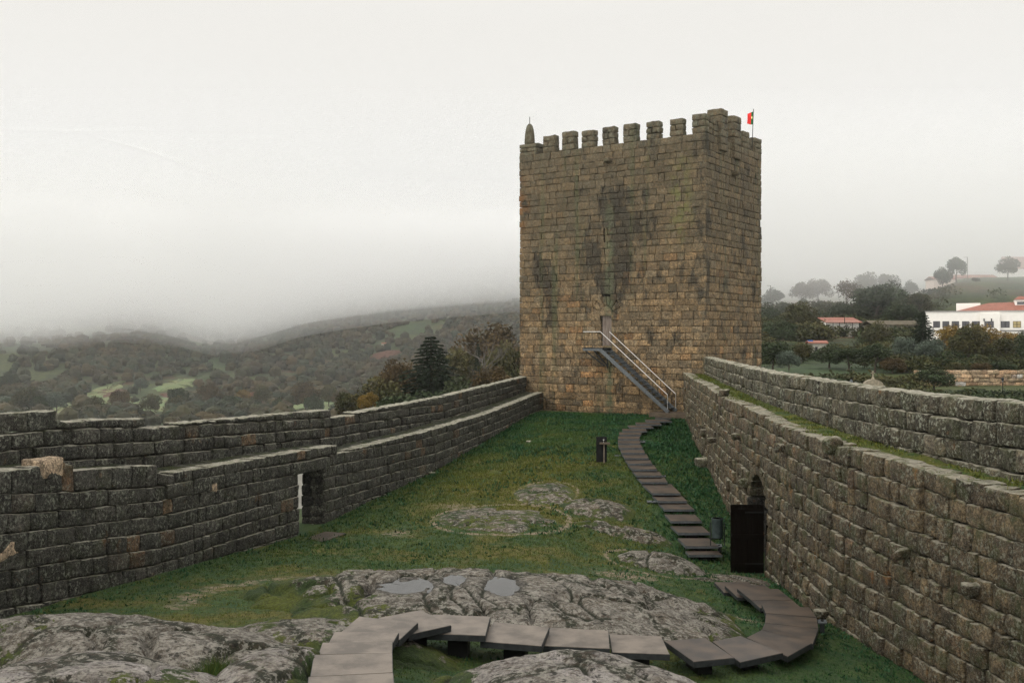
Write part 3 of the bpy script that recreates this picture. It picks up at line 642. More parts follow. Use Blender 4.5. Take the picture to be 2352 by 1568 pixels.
B.build('projecting_stones', M_right, Wr, rad=.12, amp=.06, jit=.25)
# gate leaf, opened square to the wall
hx, hy = RP.at(gs0)[:2]; GL = empty('gate_leaf', (hx - .02, hy - .02, -6.9), 'dark plank door leaf standing open in the arched gateway of the right wall', 'gate')
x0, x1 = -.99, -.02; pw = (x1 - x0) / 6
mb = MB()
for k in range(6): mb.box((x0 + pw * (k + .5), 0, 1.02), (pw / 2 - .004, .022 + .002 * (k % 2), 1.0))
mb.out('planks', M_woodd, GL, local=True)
for z in (.25, 1.1, 1.85): MB().box((-.5, -.04, z), (.47, .02, .055)).out('ledge', M_woodd, GL, local=True)
for z in (.3, 1.8): MB().box((-.3, -.068, z), (.28, .005, .02)).out('strap_hinge', M_black, GL, local=True)

# ------------------------------------------------------------------ keep tower
A = np.array([11.1, 57.0, 0]); E = np.array([-.815, .58, 0]); E /= np.linalg.norm(E); Gd = np.array([-E[1], E[0], 0]) * -1
Gd = np.array([E[1], -E[0], 0]); TWd, TDp = 13.03, 8.5; TT = 11.75
Tw = empty('stone_keep', tuple((A + E * 6.5 + Gd * 4)[:2]) + (-4.7,), 'tall square granite keep with battlements at the end of the courtyard', 'tower')
def face(P0, D, L): return Path([P0[:2], (P0 + D * L)[:2]])
FR = face(A, E, TWd); RT = face(A, Gd, TDp); LF = face(A + E * TWd, Gd, TDp); BK = face(A + Gd * TDp, E, TWd)
zr = [TT]
while zr[-1] > -5.6: zr.append(zr[-1] - .43 * (.8 + .4 * R.random()))
def trow(lift=None): return [((lambda s, a=a: a), (lambda s, b=b: b)) for a, b in zip(zr[:-1], zr[1:])]
ds, de = 6.21, 6.93; dc = (ds + de) / 2
alo = lambda z: dc - .97 * math.sqrt(max(1 - ((z - 1.32) / 1.2) ** 2, 0)) ; ahi = lambda z: 2 * dc - alo(z)
def sgn_of(path, outward): T = path.tan(1); return 1 if np.dot(np.array([T[1], -T[0], 0]), outward) > 0 else -1
batter = .006
def tone_t(s, z): return (R.random(), min(.999, R.random() * (1.0 if z < 5 else .88)), R.random())
B = Blocks()
courses(B, FR, sgn_of(FR, -Gd), 0, trow(), 0, TWd, .64, .5, holes=[(ds, de, -.47, 1.3), (alo, ahi, 1.3, 2.55), (6.66, 6.76, 5.7, 6.63)], jf=.014, gap=.007, tonef=tone_t)
B.build('front_face', M_tower, Tw, rad=.022, amp=.020, bulge=.012, jit=.006)
B = Blocks(); courses(B, RT, sgn_of(RT, -E), 0, trow(), 0, TDp, .62, .5, jf=.014, gap=.007, tonef=tone_t); B.build('right_face', M_tower, Tw, rad=.030, amp=.020, bulge=.012, jit=.006)
B = Blocks(); courses(B, LF, sgn_of(LF, E), 0, trow(), 0, TDp, .72, .5, tonef=tone_t); courses(B, BK, sgn_of(BK, Gd), 0, trow(), 0, TWd, .74, .5, tonef=tone_t); B.build('rear_faces', M_tower, Tw, coarse=True)
cq = [A + E * .2 + Gd * .2, A + E * (TWd - .2) + Gd * .2, A + E * (TWd - .2) + Gd * (TDp - .2), A + E * .2 + Gd * (TDp - .2)]
# core, with the door niche left free
V = []; f = []
def corebox(s0, s1, t0, t1, z0, z1):
    q = [A + E * s0 + Gd * t0, A + E * s1 + Gd * t0, A + E * s1 + Gd * t1, A + E * s0 + Gd * t1]; mb = MB().prism([(p[0], p[1], 0) for p in q], z0, z1); k = len(V); V.extend(mb.v); f.extend([tuple(i + k for i in r) for r in mb.f])
corebox(.16, ds - .02, .16, TDp - .16, -6, TT - .1); corebox(de + .02, TWd - .16, .16, TDp - .16, -6, TT - .1); corebox(ds - .02, de + .02, .5, TDp - .16, -6, TT - .1)
corebox(ds - .02, de + .02, .16, .5, -6, -.5); corebox(ds - .02, de + .02, .16, .5, 1.32, 5.6); corebox(ds - .02, de + .02, .16, .5, 6.7, TT - .1); corebox(ds - .02, 6.64, .16, .5, 5.6, 6.7); corebox(6.78, de + .02, .16, .5, 5.6, 6.7)
mk('core', V, f, M_core, Tw)
for (dd, k) in ((1, 0),):
    archblocks(0, 1.36, .50, .95, 1.22, 8, A + E * dc, E, -Gd, .02, .4, 'door_arch', M_tower, Tw, h1=1.22)
# tympanum stone under the arch
tv = []; nn = 14
for j in (0, 1):
    for k in range(nn + 1):
        a = PI * k / nn; q = A + E * (dc + .48 * math.cos(a)) - Gd * (.015 if j else -.3); tv.append((q[0], q[1], 1.33 + .60 * math.sin(a)))
fc = [tuple(range(nn + 1))[::-1], tuple(range(nn + 1, 2 * nn + 2))] + [(k, (k + 1) % (nn + 1), nn + 1 + (k + 1) % (nn + 1), nn + 1 + k) for k in range(nn + 1)]
mk('tympanum', tv, fc, M_tower, Tw, col=np.tile([.62, .3, .5], (len(tv), 1)))
D = mk('door', *(lambda mb: (mb.v, mb.f))((lambda mb: [mb.bar(tuple(A + E * (ds + (k + .5) * (de - ds) / 6) + Gd * .2 + np.array([0, 0, -.5])), tuple(A + E * (ds + (k + .5) * (de - ds) / 6) + Gd * .2 + np.array([0, 0, 1.33])), (de - ds) / 6 - .006, .05) for k in range(6)][-1])(MB())), M_wood, Tw)
# merlons and corner blocks
def merlon(B, path, sg, s0, s1, z0, z1, dep=.52, off=0):
    n = 3; h = (z1 - z0) / n; T_ = path.tan(1); N_ = np.array([T_[1], -T_[0], 0]) * sg
    for k in range(n):
        cut = [(s0, s1)] if k % 2 == 0 or s1 - s0 < .5 else [(s0, (s0 + s1) / 2 + .06), ((s0 + s1) / 2 + .06, s1)]
        for a, b in cut:
            c = path.at((a + b) / 2) + N_ * (off - dep / 2); c[2] = z0 + (k + .5) * h
            B.add(c, ((b - a) / 2 - .006, dep / 2, h / 2 - .006), T_, N_, 0, (.35 + .4 * R.random(), .3 * R.random(), R.random()))
            # closed back so that it reads from every side
            B.add(c - N_ * .002, ((b - a) / 2 - .008, dep / 2, h / 2 - .008), T_ * -1, N_ * -1, 0, (.35, .2, .5))
sf = sgn_of(FR, -Gd); sr = sgn_of(RT, -E); sl = sgn_of(LF, E); sb = sgn_of(BK, Gd)
B = Blocks()
for a, b in ((0.0, .88), (1.45, 2.3), (2.97, 3.84), (4.5, 5.39), (5.97, 6.85), (7.43, 8.34), (8.87, 9.77), (10.3, 11.2)):
    b2 = Blocks(); merlon(b2, FR, sf, a, b, TT, TT + 1.05 + .05 * R.normal()); b2.build('merlon', M_tower, Tw, rad=.05, amp=.03, jit=.02)
b2 = Blocks(); merlon(b2, FR, sf, 11.75, 13.03, TT - .05, TT + .72, dep=.9); b2.build('corner_block', M_tower, Tw, rad=.05, amp=.03)
for a, b, h_ in ((.55, 1.0, 1.0), (1.12, 1.7, .95), (5.45, 6.5, 1.05), (7.45, 8.5, .95)):
    b2 = Blocks(); merlon(b2, RT, sr, a, b, TT, TT + h_); b2.build('merlon', M_tower, Tw, rad=.05, amp=.03, jit=.02)
for pth, sg_, ln in ((LF, sl, TDp), (BK, sb, TWd)):
    x = 1.4
    while x < ln - 1: b2 = Blocks(); merlon(b2, pth, sg_, x, x + .88, TT, TT + 1.05); b2.build('merlon', M_tower, Tw, coarse=True); x += 1.47
for a, b, z0_, z1_ in ((1.75, 2.75, 11.0, 13.45), (3.75, 4.75, 10.8, 13.4)):      # the two piers of the box machicolation
    b2 = Blocks(); n = 6; T_ = RT.tan(1); N_ = np.array([T_[1], -T_[0], 0]) * sr
    for k in range(n):
        h = (z1_ - z0_) / n; c = RT.at((a + b) / 2) - N_ * .27; c[2] = z0_ + (k + .5) * h
        b2.add(c, ((b - a) / 2, .45, h / 2 - .006), T_, N_, 0, (.35 + .3 * R.random(), .25, R.random()))
        b2.add(c, ((b - a) / 2 - .01, .45, h / 2 - .01), -T_, -N_, 0, (.35, .2, .5))
    b2.build('machicolation_pier', M_tower, Tw, rad=.04, amp=.02)
b2 = Blocks()
for (pth, sg_, s_, z_) in ((FR, sf, 6.35, 10.75), (RT, sr, 3.9, 9.9)):
    T_ = pth.tan(1); N_ = np.array([T_[1], -T_[0], 0]) * sg_; c = pth.at(s_) + N_ * .12; c[2] = z_; b2.add(c, (.22, .25, .14), T_, N_, 0, (.1, .1, .5)); b2.build('rain_spout', M_tower, Tw, rad=.1, amp=.04); b2 = Blocks()
pc = A + E * 12.5 + Gd * .4
mb = MB().lathe((pc[0], pc[1], TT + .66), [(.33, 0), (.335, .3), (.31, .7), (.26, 1.05), (.19, 1.3), (.09, 1.42), (.015, 1.45)], 18); pn = mb.out('pinnacle', M_tower, Tw, True)
MB().tube([(pc[0], pc[1], TT + 2.05), (pc[0], pc[1], TT + 2.55)], .022, 6).out('iron_rod', M_black, pn)
# flag
fp = np.array([K(1727.5) * 63.0, 63.0])
fl = empty('flag', (fp[0], fp[1], 11.0), 'red and green flag on a thin pole behind the right corner of the keep', 'flag')
MB().tube([(0, 0, 0), (.03, 0, 1.8), (.09, 0, 3.45)], .022, 6).out('flagpole', M_black, fl, local=True)
def flagmat():
    g = G('flag_cloth', .7); a = g.attr(); c = g.mix(g.ramp(a[0], .30, .31), (.010, .115, .035), (.72, .035, .030)); return g.done(c)
n1, n2_ = 22, 14; V = []; cl = []
for i in range(n1):
    for j in range(n2_):
        u, v_ = i / (n1 - 1), j / (n2_ - 1); w = .42 * u ** .9
        V.append((.083 - .02 * v_ - w + .0, -.10 * math.sin(u * 7 + v_ * 2) * u - .12 * u, 3.28 - v_ * .82 - .17 * u * (1 - v_) + .03 * math.sin(v_ * 9) * u)); cl.append((u * 1., 0, 0))
ix = np.arange(n1 * n2_).reshape(n1, n2_); Fc = np.stack([ix[:-1, :-1], ix[1:, :-1], ix[1:, 1:], ix[:-1, 1:]], -1).reshape(-1, 4)
cloth = mk('cloth', V, Fc, flagmat(), fl, True, np.array(cl), True)
g = G('crest_yellow'); M_crest = g.done((.75, .55, .08))
V = [(.083 - .12 + .045 * math.cos(a), -.085 - .0, 2.88 + .09 * math.sin(a)) for a in np.linspace(0, 2 * PI, 13)[:-1]]
sh_ = mk('crest', V, [tuple(range(12))], M_crest, cloth, local=True)
V = [(.083 - .12 + .024 * math.cos(a), -.09, 2.88 + .05 * math.sin(a)) for a in np.linspace(0, 2 * PI, 13)[:-1]]
mk('shield', V, [tuple(range(12))], M_white, cloth, local=True)

# ------------------------------------------------------------------ steel stair up to the keep door
St = empty('steel_staircase', tuple((A + E * 2 - Gd * .6)[:2]) + (-4.3,), 'grey steel staircase with bright handrails climbing to the keep door', 'staircase')
def TP(s, o, z): q = A + E * s - Gd * o; return (q[0], q[1], z)
s_a, s_b, zt_, zb_ = 6.2, 1.85, -.62, -4.30; wi, wo = .1, 1.15
nst = 17; rise = (zt_ - zb_) / nst; run = (s_a - s_b) / nst
for o_ in (wi, wo): MB().bar(TP(s_a + .12, o_, zt_ - .10), TP(s_b - .05, o_, zb_ + .02), .05, .22).out('stringer', M_steel, St)
for k in range(nst - 1):
    s_, z_ = s_a - run * (k + 1), zt_ - rise * (k + 1); q = TP(s_ + .02, (wi + wo) / 2, z_); ang = math.atan2(E[1], E[0])
    MB().box(q, (run * .62, (wo - wi) / 2 - .03, .018), ang).out('tread', M_steel, St)
q = TP(6.85, .62, zt_ - .02); MB().box(q, (.68, .6, .025), ang).out('landing', M_steeld, St)
for o_ in (wi, wo + .03): MB().bar(TP(6.15, o_, zt_ - .1), TP(7.5, o_, zt_ - .1), .05, .15).out('landing_beam', M_steel, St)
for o_ in (.12, 1.12): MB().bar(TP(7.4, o_, zt_ - .15), TP(6.45, o_ * .35, zt_ - 1.1), .07, .07).out('brace', M_steeld, St)
MB().bar(TP(6.45, .06, zt_ - .15), TP(6.45, .06, zt_ - 1.25), .06, .06).out('wall_bracket', M_steeld, St)
hz = .97
MB().tube([TP(7.5, wo, zt_ + hz), TP(6.3, wo, zt_ + hz), TP(s_b, wo, zb_ + hz + .05), TP(s_b, wo, zb_)], .024, 8).out('handrail', M_inox, St)
MB().tube([TP(6.28, wi, zt_ + hz), TP(s_b, wi, zb_ + hz + .05), TP(s_b, wi, zb_)], .024, 8).out('handrail', M_inox, St)
for o_ in (wi, wo):
    for k in range(6):
        s_ = s_a - .05 - k * .83; z_ = zt_ + (s_ - s_a) * (zt_ - zb_) / (s_a - s_b); MB().tube([TP(s_, o_, z_ - .05), TP(s_, o_, z_ + hz + .03)], .011, 5).out('baluster', M_steeld, St)
    MB().tube([TP(s_a, o_, zt_ + .5), TP(s_b, o_, zb_ + .5)], .009, 5).out('mid_rail', M_steeld, St)
for s_ in (7.4, 6.85): MB().tube([TP(s_, wo, zt_), TP(s_, wo, zt_ + hz)], .011, 5).out('baluster', M_steeld, St)
MB().tube([TP(7.45, .1, zt_ + .02), TP(7.45, wo, zt_ + .02), TP(7.45, wo, zt_ + .5), TP(6.3, wo, zt_ + .5)], .009, 5).out('mid_rail', M_steeld, St)
mb = MB().prism([TP(2.75, .0, -4.3), TP(.2, .0, -4.3), TP(.2, 1.7, -4.3), TP(2.75, 1.7, -4.3)], -.9, -.01)
tag(mb.out('stair_plinth', M_plinth), 'wet concrete plinth under the foot of the steel staircase', 'plinth')

# ------------------------------------------------------------------ stepped walkway
def z4(x, y): return ((2300 + x / 2.34) * .5742, (1600 + y / 2.34) * .5742)
upper = [(750, 900, 156, 750, 896, 168, -4.45), (655, 850, 180, 665, 905, 195, -4.5), (565, 790, 208, 575, 812, 226, -4.57), (492, 700, 235, 515, 735, 254, -4.64), (442, 665, 268, 447, 672, 288, -4.72),
 (414, 625, 300, 414, 618, 322, -4.79), (404, 608, 338, 404, 605, 362, -4.86), (402, 603, 376, 404, 613, 404, -4.93), (405, 620, 418, 412, 632, 446, -5.0), (423, 642, 460, 437, 655, 492, -5.08),
 (440, 672, 505, 467, 690, 541, -5.17), (466, 705, 558, 498, 723, 592, -5.27), (495, 742, 607, 537, 767, 646, -5.37), (537, 790, 665, 576, 815, 704, -5.48), (577, 837, 720, 622, 867, 765, -5.6),
 (620, 900, 782, 725, 988, 870, -5.72), (723, 1000, 892, 777, 1050, 942, -5.85), (777, 1050, 962, 837, 1118, 1020, -5.97), (836, 1120, 1067, 897, 1188, 1130, -6.13), (896, 1190, 1177, 966, 1266, 1240, -6.3),
 (962, 1250, 1290, 1037, 1345, 1365, -6.45), (1035, 1335, 1410, 1067, 1380, 1445, -6.6)]
ordn = ['first', 'second', 'third', 'fourth', 'fifth', 'sixth', 'seventh', 'eighth', 'ninth', 'tenth', 'eleventh', 'twelfth', 'thirteenth', 'fourteenth', 'fifteenth', 'sixteenth', 'seventeenth', 'eighteenth', 'nineteenth', 'twentieth', 'twenty-first', 'twenty-second']
def slab(Q, mat, label, group, th=.075, foot=True):
    c = np.mean(np.array(Q), 0); t = empty('walkway_slab', tuple(c), label, 'walkway slab', group)
    Qa = np.array(Q); In = c + (Qa - c) * .985; In[:, 2] = Qa[:, 2]
    MB().prism([tuple(p) for p in In], -.02, .004).out('top_board', mat, t)
    MB().prism(Q, -th, -.004).out('steel_edge', M_steel if 'stepped' in label else M_steeld, t)
    if foot:
        Fq = c + (Qa - c) * np.array([.35, .5, 1]); gz = float(GZ(np.array(c[0]), np.array(c[1]))); Fq[:, 2] = c[2]
        MB().prism([tuple(p) for p in Fq], min(gz - .15 - c[2], -.2), -th - .002).out('support', M_black, t)
for i, (bl, br, yb, fl_, fr, yf, z) in enumerate(upper):
    Q = [U(*z4(bl, yb), z), U(*z4(br, yb), z), U(*z4(fr, yf), z), U(*z4(fl_, yf), z)]
    slab([Q[3], Q[2], Q[1], Q[0]], M_slabD, ('%s wet brown slab of the stepped path, counting down from the keep' % ordn[i]), 'slabs of the stepped path to the keep')
def zA(x, y): return ((1100 + x / 1.68) * .5742, (2100 + y / 1.68) * .5742)
def z5(x, y): return ((2500 + x / 2.145) * .5742, (2000 + y / 2.145) * .5742)
def zK(x, y): return ((2700 + x / 3.26) * .5742, (2250 + y / 3.26) * .5742)
near = [('A', zA, [(222, 1018), (795, 990), (822, 1250), (205, 1290)], [-4.05] * 4), ('B', zA, [(260, 870), (790, 858), (793, 989), (235, 1018)], [-4.2] * 4), ('C', zA, [(318, 788), (792, 783), (788, 859), (290, 868)], [-4.35] * 4),
 ('D', zA, [(400, 715), (833, 720), (797, 786), (360, 788)], [-4.55] * 4), ('E', zA, [(565, 612), (962, 655), (838, 770), (440, 718)], [-4.7] * 4), ('F', zA, [(690, 622), (980, 568), (1185, 672), (900, 735)], [-4.8] * 4),
 ('G', zA, [(1060, 598), (1448, 613), (1415, 742), (1020, 728)], [-4.92] * 4), ('H', zA, [(1470, 648), (1845, 685), (1792, 812), (1378, 780)], [-5.05] * 4), ('I', zA, [(1850, 685), (2242, 707), (2250, 830), (1800, 810)], [-5.18] * 4),
 ('J', z5, [(-134, 1148), (312, 1166), (385, 1322), (-112, 1305)], [-5.32] * 4), ('K', zK, [(-143, 1017), (390, 975), (778, 1240), (245, 1292)], [-5.46] * 4), ('L', zK, [(485, 1025), (850, 950), (1410, 1175), (850, 1300)], [-5.60] * 4),
 ('M', zK, [(930, 975), (1130, 872), (1790, 1045), (1470, 1225)], [-5.74, -5.80, -5.80, -5.74]), ('N', zK, [(1131, 871), (1172, 785), (1872, 862), (1800, 1060)], [-5.805, -5.87, -5.87, -5.805]),
 ('O', zK, [(1172, 784), (1185, 659), (1850, 716), (1872, 861)], [-5.875, -5.94, -5.94, -5.875]), ('P', zK, [(1130, 543), (1755, 580), (1850, 712), (1180, 656)], [-6.0] * 4), ('Q', zK, [(1000, 494), (1540, 492), (1655, 590), (1110, 590)], [-6.12] * 4),
 ('R', zK, [(810, 338), (1350, 340), (1540, 490), (1000, 492)], [-6.16] * 4), ('S', zK, [(650, 300), (1180, 290), (1360, 440), (815, 450)], [-6.29] * 4), ('T', zK, [(510, 250), (960, 248), (1100, 380), (640, 390)], [-6.40] * 4), ('U', zK, [(455, 300), (780, 290), (845, 345), (510, 350)], [-6.5] * 4)]
for i, (k, fn, qs, zs) in enumerate(near):
    Q = [U(*fn(*q), z) for q, z in zip(qs, zs)]
    ar = sum(Q[j][0] * Q[(j + 1) % 4][1] - Q[(j + 1) % 4][0] * Q[j][1] for j in range(4))
    if ar < 0: Q = Q[::-1]
    mat = M_slabL if i < 10 else M_slabD
    slab(Q, mat, '%s %s slab of the curved walkway, counting from the bottom edge' % (ordn[i], 'pale grey' if i < 10 else 'brown'), 'slabs of the curved walkway', .10 if i < 14 else .08, foot=i not in (12, 13, 14))
pl_ = [((z4, (372, 500), (437, 502), (437, 521), (372, 522)), -5.25, 'left of the tenth path step'), ((z4, (608, 374), (660, 375), (660, 392), (608, 393)), -5.0, 'right of the eighth path step'), ((z4, (810, 702), (850, 703), (852, 712), (812, 713)), -5.6, 'right of the fourteenth path step'),
 ((z4, (672, 935), (775, 938), (778, 952), (678, 952)), -5.95, 'left of the seventeenth path step'), ((z4, (1320, 1343), (1372, 1343), (1380, 1370), (1330, 1372)), -6.55, 'right of the lowest but one path step'),
 ((zK, (440, 355), (560, 355), (577, 385), (455, 388)), -6.5, 'at the inner bend near the gate'), ((zK, (1855, 735), (1972, 738), (1985, 778), (1870, 778)), -6.1, 'between the walkway bend and the right wall')]
for (fn, *qs), z, w in pl_:
    Q = [U(*fn(*q), z) for q in qs]; Q = Q[::-1]; c = np.mean(np.array(Q), 0)
    t = empty('footing_plate', tuple(c), 'small galvanised footing plate ' + w, 'steel plate', 'footing plates beside the walkway')
    MB().prism(Q, -.03, .0).out('plate', M_steel, t); MB().lathe((c[0], c[1], c[2] - .1), [(.035, 0), (.035, .125)], 8).out('bolt', M_black, t)
    MB().prism([tuple(np.array(c) + (np.array(p) - c) * .5) for p in Q], -.4, -.031).out('stub_post', M_steeld, t)

# ------------------------------------------------------------------ fountain post, litter bin, loose stones
p = U(1386, 1062, -5.30); t = empty('drinking_fountain', p, 'slim post fountain with black back panel left of the stepped path', 'fountain')
MB().box((-.07, .12, .55), (.225, .025, .54)).out('back_panel', M_black, t, local=True)
MB().box((.02, -.05, .4), (.028, .028, .4)).out('post', simple('grey_brown_metal', (.16, .13, .10), .6), t, local=True)
MB().box((.05, -.06, .82), (.21, .11, .035)).out('basin', M_plinth, t, local=True)
MB().tube([(.0, -.06, .85), (.0, -.06, .95), (.0, -.1, .985), (.0, -.13, .96)], .014, 8).tube([(-.035, -.06, .975), (.035, -.06, .975)], .01, 6).out('tap', M_inox, t, local=True)
p = U(1648, 1250, -6.42); t = empty('litter_bin', p, 'grey green cylindrical litter bin on a frame beside the path', 'bin')
n = 28; mb = MB(); prof = [(.165, .22), (.175, .26), (.178, .78), (.19, .80), (.19, .815), (.172, .815), (.170, .30), (.01, .26)]
mb.tube([(0, 0, z) for r, z in prof], [r for r, z in prof], n, False); mb.out('drum', M_bin, t, True, True)
for x in (-.215, .215): MB().box((x, 0, .33), (.014, .02, .36)).out('frame_post', M_steeld, t, local=True)
MB().box((0, 0, .19), (.215, .02, .012)).out('crossbar', M_steeld, t, local=True)
for nm, (px, py), z, rr, lb in (('boulder', (1616, 1060), -5.32, (.36, .3, .26), 'mossy squared boulder at the foot of the right wall'), ('stone', (1152, 1000), -5.4, (.3, .22, .12), 'pale rounded stone in the grass near the left wall'),
       ('stone', (1125, 1009), -5.5, (.42, .3, .05), 'flat brown stone in the grass near the left wall'), ('stone', (1217, 1023), -5.35, (.16, .12, .05), 'small flat stone in the upper lawn'), ('stone', (985, 1083), -5.75, (.3, .2, .06), 'thin flat stone between the left wall and the lawn'),
       ('stone', (1655, 1115), -5.8, (.16, .16, .26), 'upright broken stone leaning on the right wall')):
    p = np.array(U(px, py, z)); p[2] = float(GZ(np.array(p[0]), np.array(p[1]))) + rr[2] * .5
    b2 = Blocks(); b2.add(p, rr, np.array([1., 0, 0]), np.array([0, -1., 0]), 0, (.6, .3, .5)); tag(b2.build(nm, M_parap, None, rad=.1, amp=.05, jit=.1), lb, 'rock')

# ------------------------------------------------------------------ grass blades and weeds
def tufts(name, n, xr, yr, cond, size, m, label, k=3, seed=1, wid=.22):
    x = R.uniform(*xr, n); y = yr[0] + (yr[1] - yr[0]) * R.random(n) ** 1.0
    z = GB(x, y); ok = cond(x, y, z); x, y, z = x[ok], y[ok], z[ok]; n = len(x)
    sc = size * (.6 + .8 * R.random(n)) * np.clip(y / 26, .8, 1.7)
    V = []; 
    for j in range(k):
        a = R.random(n) * 2 * PI; l = R.normal(0, .5, (n, 2)) * sc[:, None]; o2 = R.normal(0, .6, (n, 2)) * sc[:, None]
        w = sc * wid; bx, by = x + o2[:, 0], y + o2[:, 1]; h = sc * (.6 + .7 * R.random(n))
        V.append(np.stack([np.stack([bx - w * np.cos(a), by - w * np.sin(a), z - .01], -1), np.stack([bx + w * np.cos(a), by + w * np.sin(a), z - .01], -1), np.stack([bx + l[:, 0], by + l[:, 1], z + h], -1)], 1))
    V = np.concatenate(V); gr_, dr_ = mask_near(x, y); hue = np.clip(.31 + .45 * np.tile(np.clip(dr_, -1, 1), k) * 1. + .5 * n2(np.tile(x, k), np.tile(y, k), .55, 3, 4) + R.normal(0, .12, len(V)), 0, 1)
    col = np.stack([R.random(len(V)), hue, hue], 1)
    o = mk(name, V.reshape(-1, 3), np.arange(len(V) * 3).reshape(-1, 3), m, None, False, np.repeat(col, 3, 0)); return tag(o, label, 'grass', None, 'stuff')
def cgrass(x, y, z):
    g_, d_ = mask_near(x, y); rk = allrock(x, y); return (rk < z + .0) & (x > LWx(y) + .1) & (x < 9.8) & (R.random(len(x)) > g_ * 1.2) & ((x - A[0]) * Gd[0] + (y - A[1]) * Gd[1] < -.05)
tufts('grass', 190000, (-11, 10), (10, 62), cgrass, .040, L_grass, 'short grass covering the courtyard between the rocks')
def cweed(x, y, z):
    rk = allrock(x, y); d1 = x - LWx(y); near_l = np.exp(-np.abs(d1 - .3) / .5) * .55; xr_ = np.interp(y, RP.q[:, 1], RP.q[:, 0]); near_r = np.exp(-np.abs(xr_ - x - .4) / .9) * .9
    cl_ = (n2(x, y, .9, 3, 77) > .12) * (.5 * (y > 44) + .55 * (x > 5.2) + .25)
    return (rk < z) & (d1 > .1) & (x < xr_ - .02) & (R.random(len(x)) < np.maximum(np.maximum(near_l, near_r), cl_)) & ((x - A[0]) * Gd[0] + (y - A[1]) * Gd[1] < -.05)
tufts('weeds', 60000, (-11, 10), (10, 61), cweed, .062, L_weed, 'leafy dark green weeds along the wall feet and path edges', 3, 2, .42)
n = 9000; ss = R.uniform(Ry(14), Ry(57), n); oo = R.uniform(.12, 1.12, n); keep_ = n2(ss, oo * 2, .8, 3, 12) > -.1; ss, oo = ss[keep_], oo[keep_]; n = len(ss)
px_ = np.interp(ss, RP.s, RP.q[:, 0]) + oo; py_ = np.interp(ss, RP.s, RP.q[:, 1]) + oo * .12; pz_ = np.array([rtop(q_) for q_ in ss]) - .05; hgt = R.uniform(.03, .09, n); a = R.normal(0, .03, (n, 2)); th = R.random(n) * PI
V = np.stack([np.stack([px_ - .018 * np.cos(th), py_ - .018 * np.sin(th), pz_], -1), np.stack([px_ + .018 * np.cos(th), py_ + .018 * np.sin(th), pz_], -1), np.stack([px_ + a[:, 0], py_ + a[:, 1], pz_ + hgt], -1)], 1)
tag(mk('wall_walk_grass', V.reshape(-1, 3), np.arange(3 * n).reshape(-1, 3), L_grass, None, False, np.repeat(np.stack([R.random(n), .3 + .6 * R.random(n), R.random(n)], 1), 3, 0)), 'short grass and moss growing along the right wall walk', 'grass', None, 'stuff')
x0 = -3.95    # tuft of longer grass between the two foreground boulders
n = 5000; gx = R.normal(x0, .13, n); gy = R.uniform(10.2, 13.6, n); gz = np.minimum(GB(gx, gy) + .15, -4.35); hgt = R.uniform(.15, .42, n); a = R.normal(0, .13, (n, 2))
V = np.stack([np.stack([gx - .008, gy, gz], -1), np.stack([gx + .008, gy, gz], -1), np.stack([gx + a[:, 0], gy - .1 + a[:, 1], gz + hgt], -1)], 1)
tag(mk('grass_tuft', V.reshape(-1, 3), np.arange(3 * n).reshape(-1, 3), L_grass, None, False, np.repeat(np.stack([R.random(n), R.random(n) * .6, R.random(n)], 1), 3, 0)), 'tuft of long grass between the two foreground boulders', 'grass', None, 'stuff')

# ------------------------------------------------------------------ country outside the walls
def smooth(t): t = np.clip(t, 0, 1); return t * t * (3 - 2 * t)
def HV(x, y):
    x = np.asarray(x, float); y = np.asarray(y, float)
    l = np.interp(y, [0, 70, 120, 250, 400, 560, 750, 850, 1000, 1150, 1300, 1450, 1800, 2400], [-8, -9, -13, -25, -38, -46, -44, -30, -12, 12, 40, 72, 110, 140])
    lx = x / np.maximum(y, 200); l = l + smooth((lx + .30) / .16) * np.maximum(0, y - 900) * .11
    l = l + smooth((y - 500) / 500) * (10 * np.sin(x * .013 + 1) + 8 * np.sin(x * .0063 + y * .004)) + smooth((y - 700) / 400) * (14 * smooth((lx + .35) / .35))
    r = np.interp(y, [0, 60, 90, 112, 113.5, 160, 185, 220, 260, 290, 330, 450, 700, 2400], [-8.5, -8, -7, -5.6, -4.4, -2.4, -1.4, 1.0, 6.4, 9.0, 11.5, 18, 40, 160])
    l = np.minimum(l, 122 * (1 - np.exp(-y / 850)) - 12 + np.where(y < 700, 100, 0))
    hl = smooth((x / np.maximum(y, 60) - .37) / .09) * smooth((y - 195) / 55)            # knoll at the far right
    r = r + hl * np.interp(y, [190, 260, 300, 600], [0, 8.0, 8.5, 6]) + 1.0 * n2(x, y, .02, 3, 2)
    k = smooth((x - .04 * y) / np.maximum(.10 * y, 6))
    z = l * (1 - k) + r * k
    return z + .6 * n2(x, y, .05, 3, 6) * smooth((y - 60) / 60)
def grid(xs, ys, hole=None):
    X, Y = np.meshgrid(xs, ys); Z = HV(X, Y); ix = np.arange(X.size).reshape(X.shape)
    Fc = np.stack([ix[:-1, :-1], ix[:-1, 1:], ix[1:, 1:], ix[1:, :-1]], -1).reshape(-1, 4); return np.stack([X, Y, Z], -1).reshape(-1, 3), Fc
yy = np.r_[np.arange(-20, 130, 3.), np.arange(130, 420, 5.), np.arange(420, 2400, 14.)]
xx = np.r_[np.arange(-1500, -300, 25.), np.arange(-300, 300, 6.), np.arange(300, 1500, 25.)]
V, Fc = grid(xx, yy)
cen = V[Fc].mean(1); inn = (cen[:, 1] < 66) & (cen[:, 0] > LWx(cen[:, 1]) - 3) & (cen[:, 0] < 12); V[:, 2] = np.where((V[:, 1] < 75) & (V[:, 0] > -19) & (V[:, 0] < 16), np.minimum(V[:, 2], -8.3), V[:, 2])
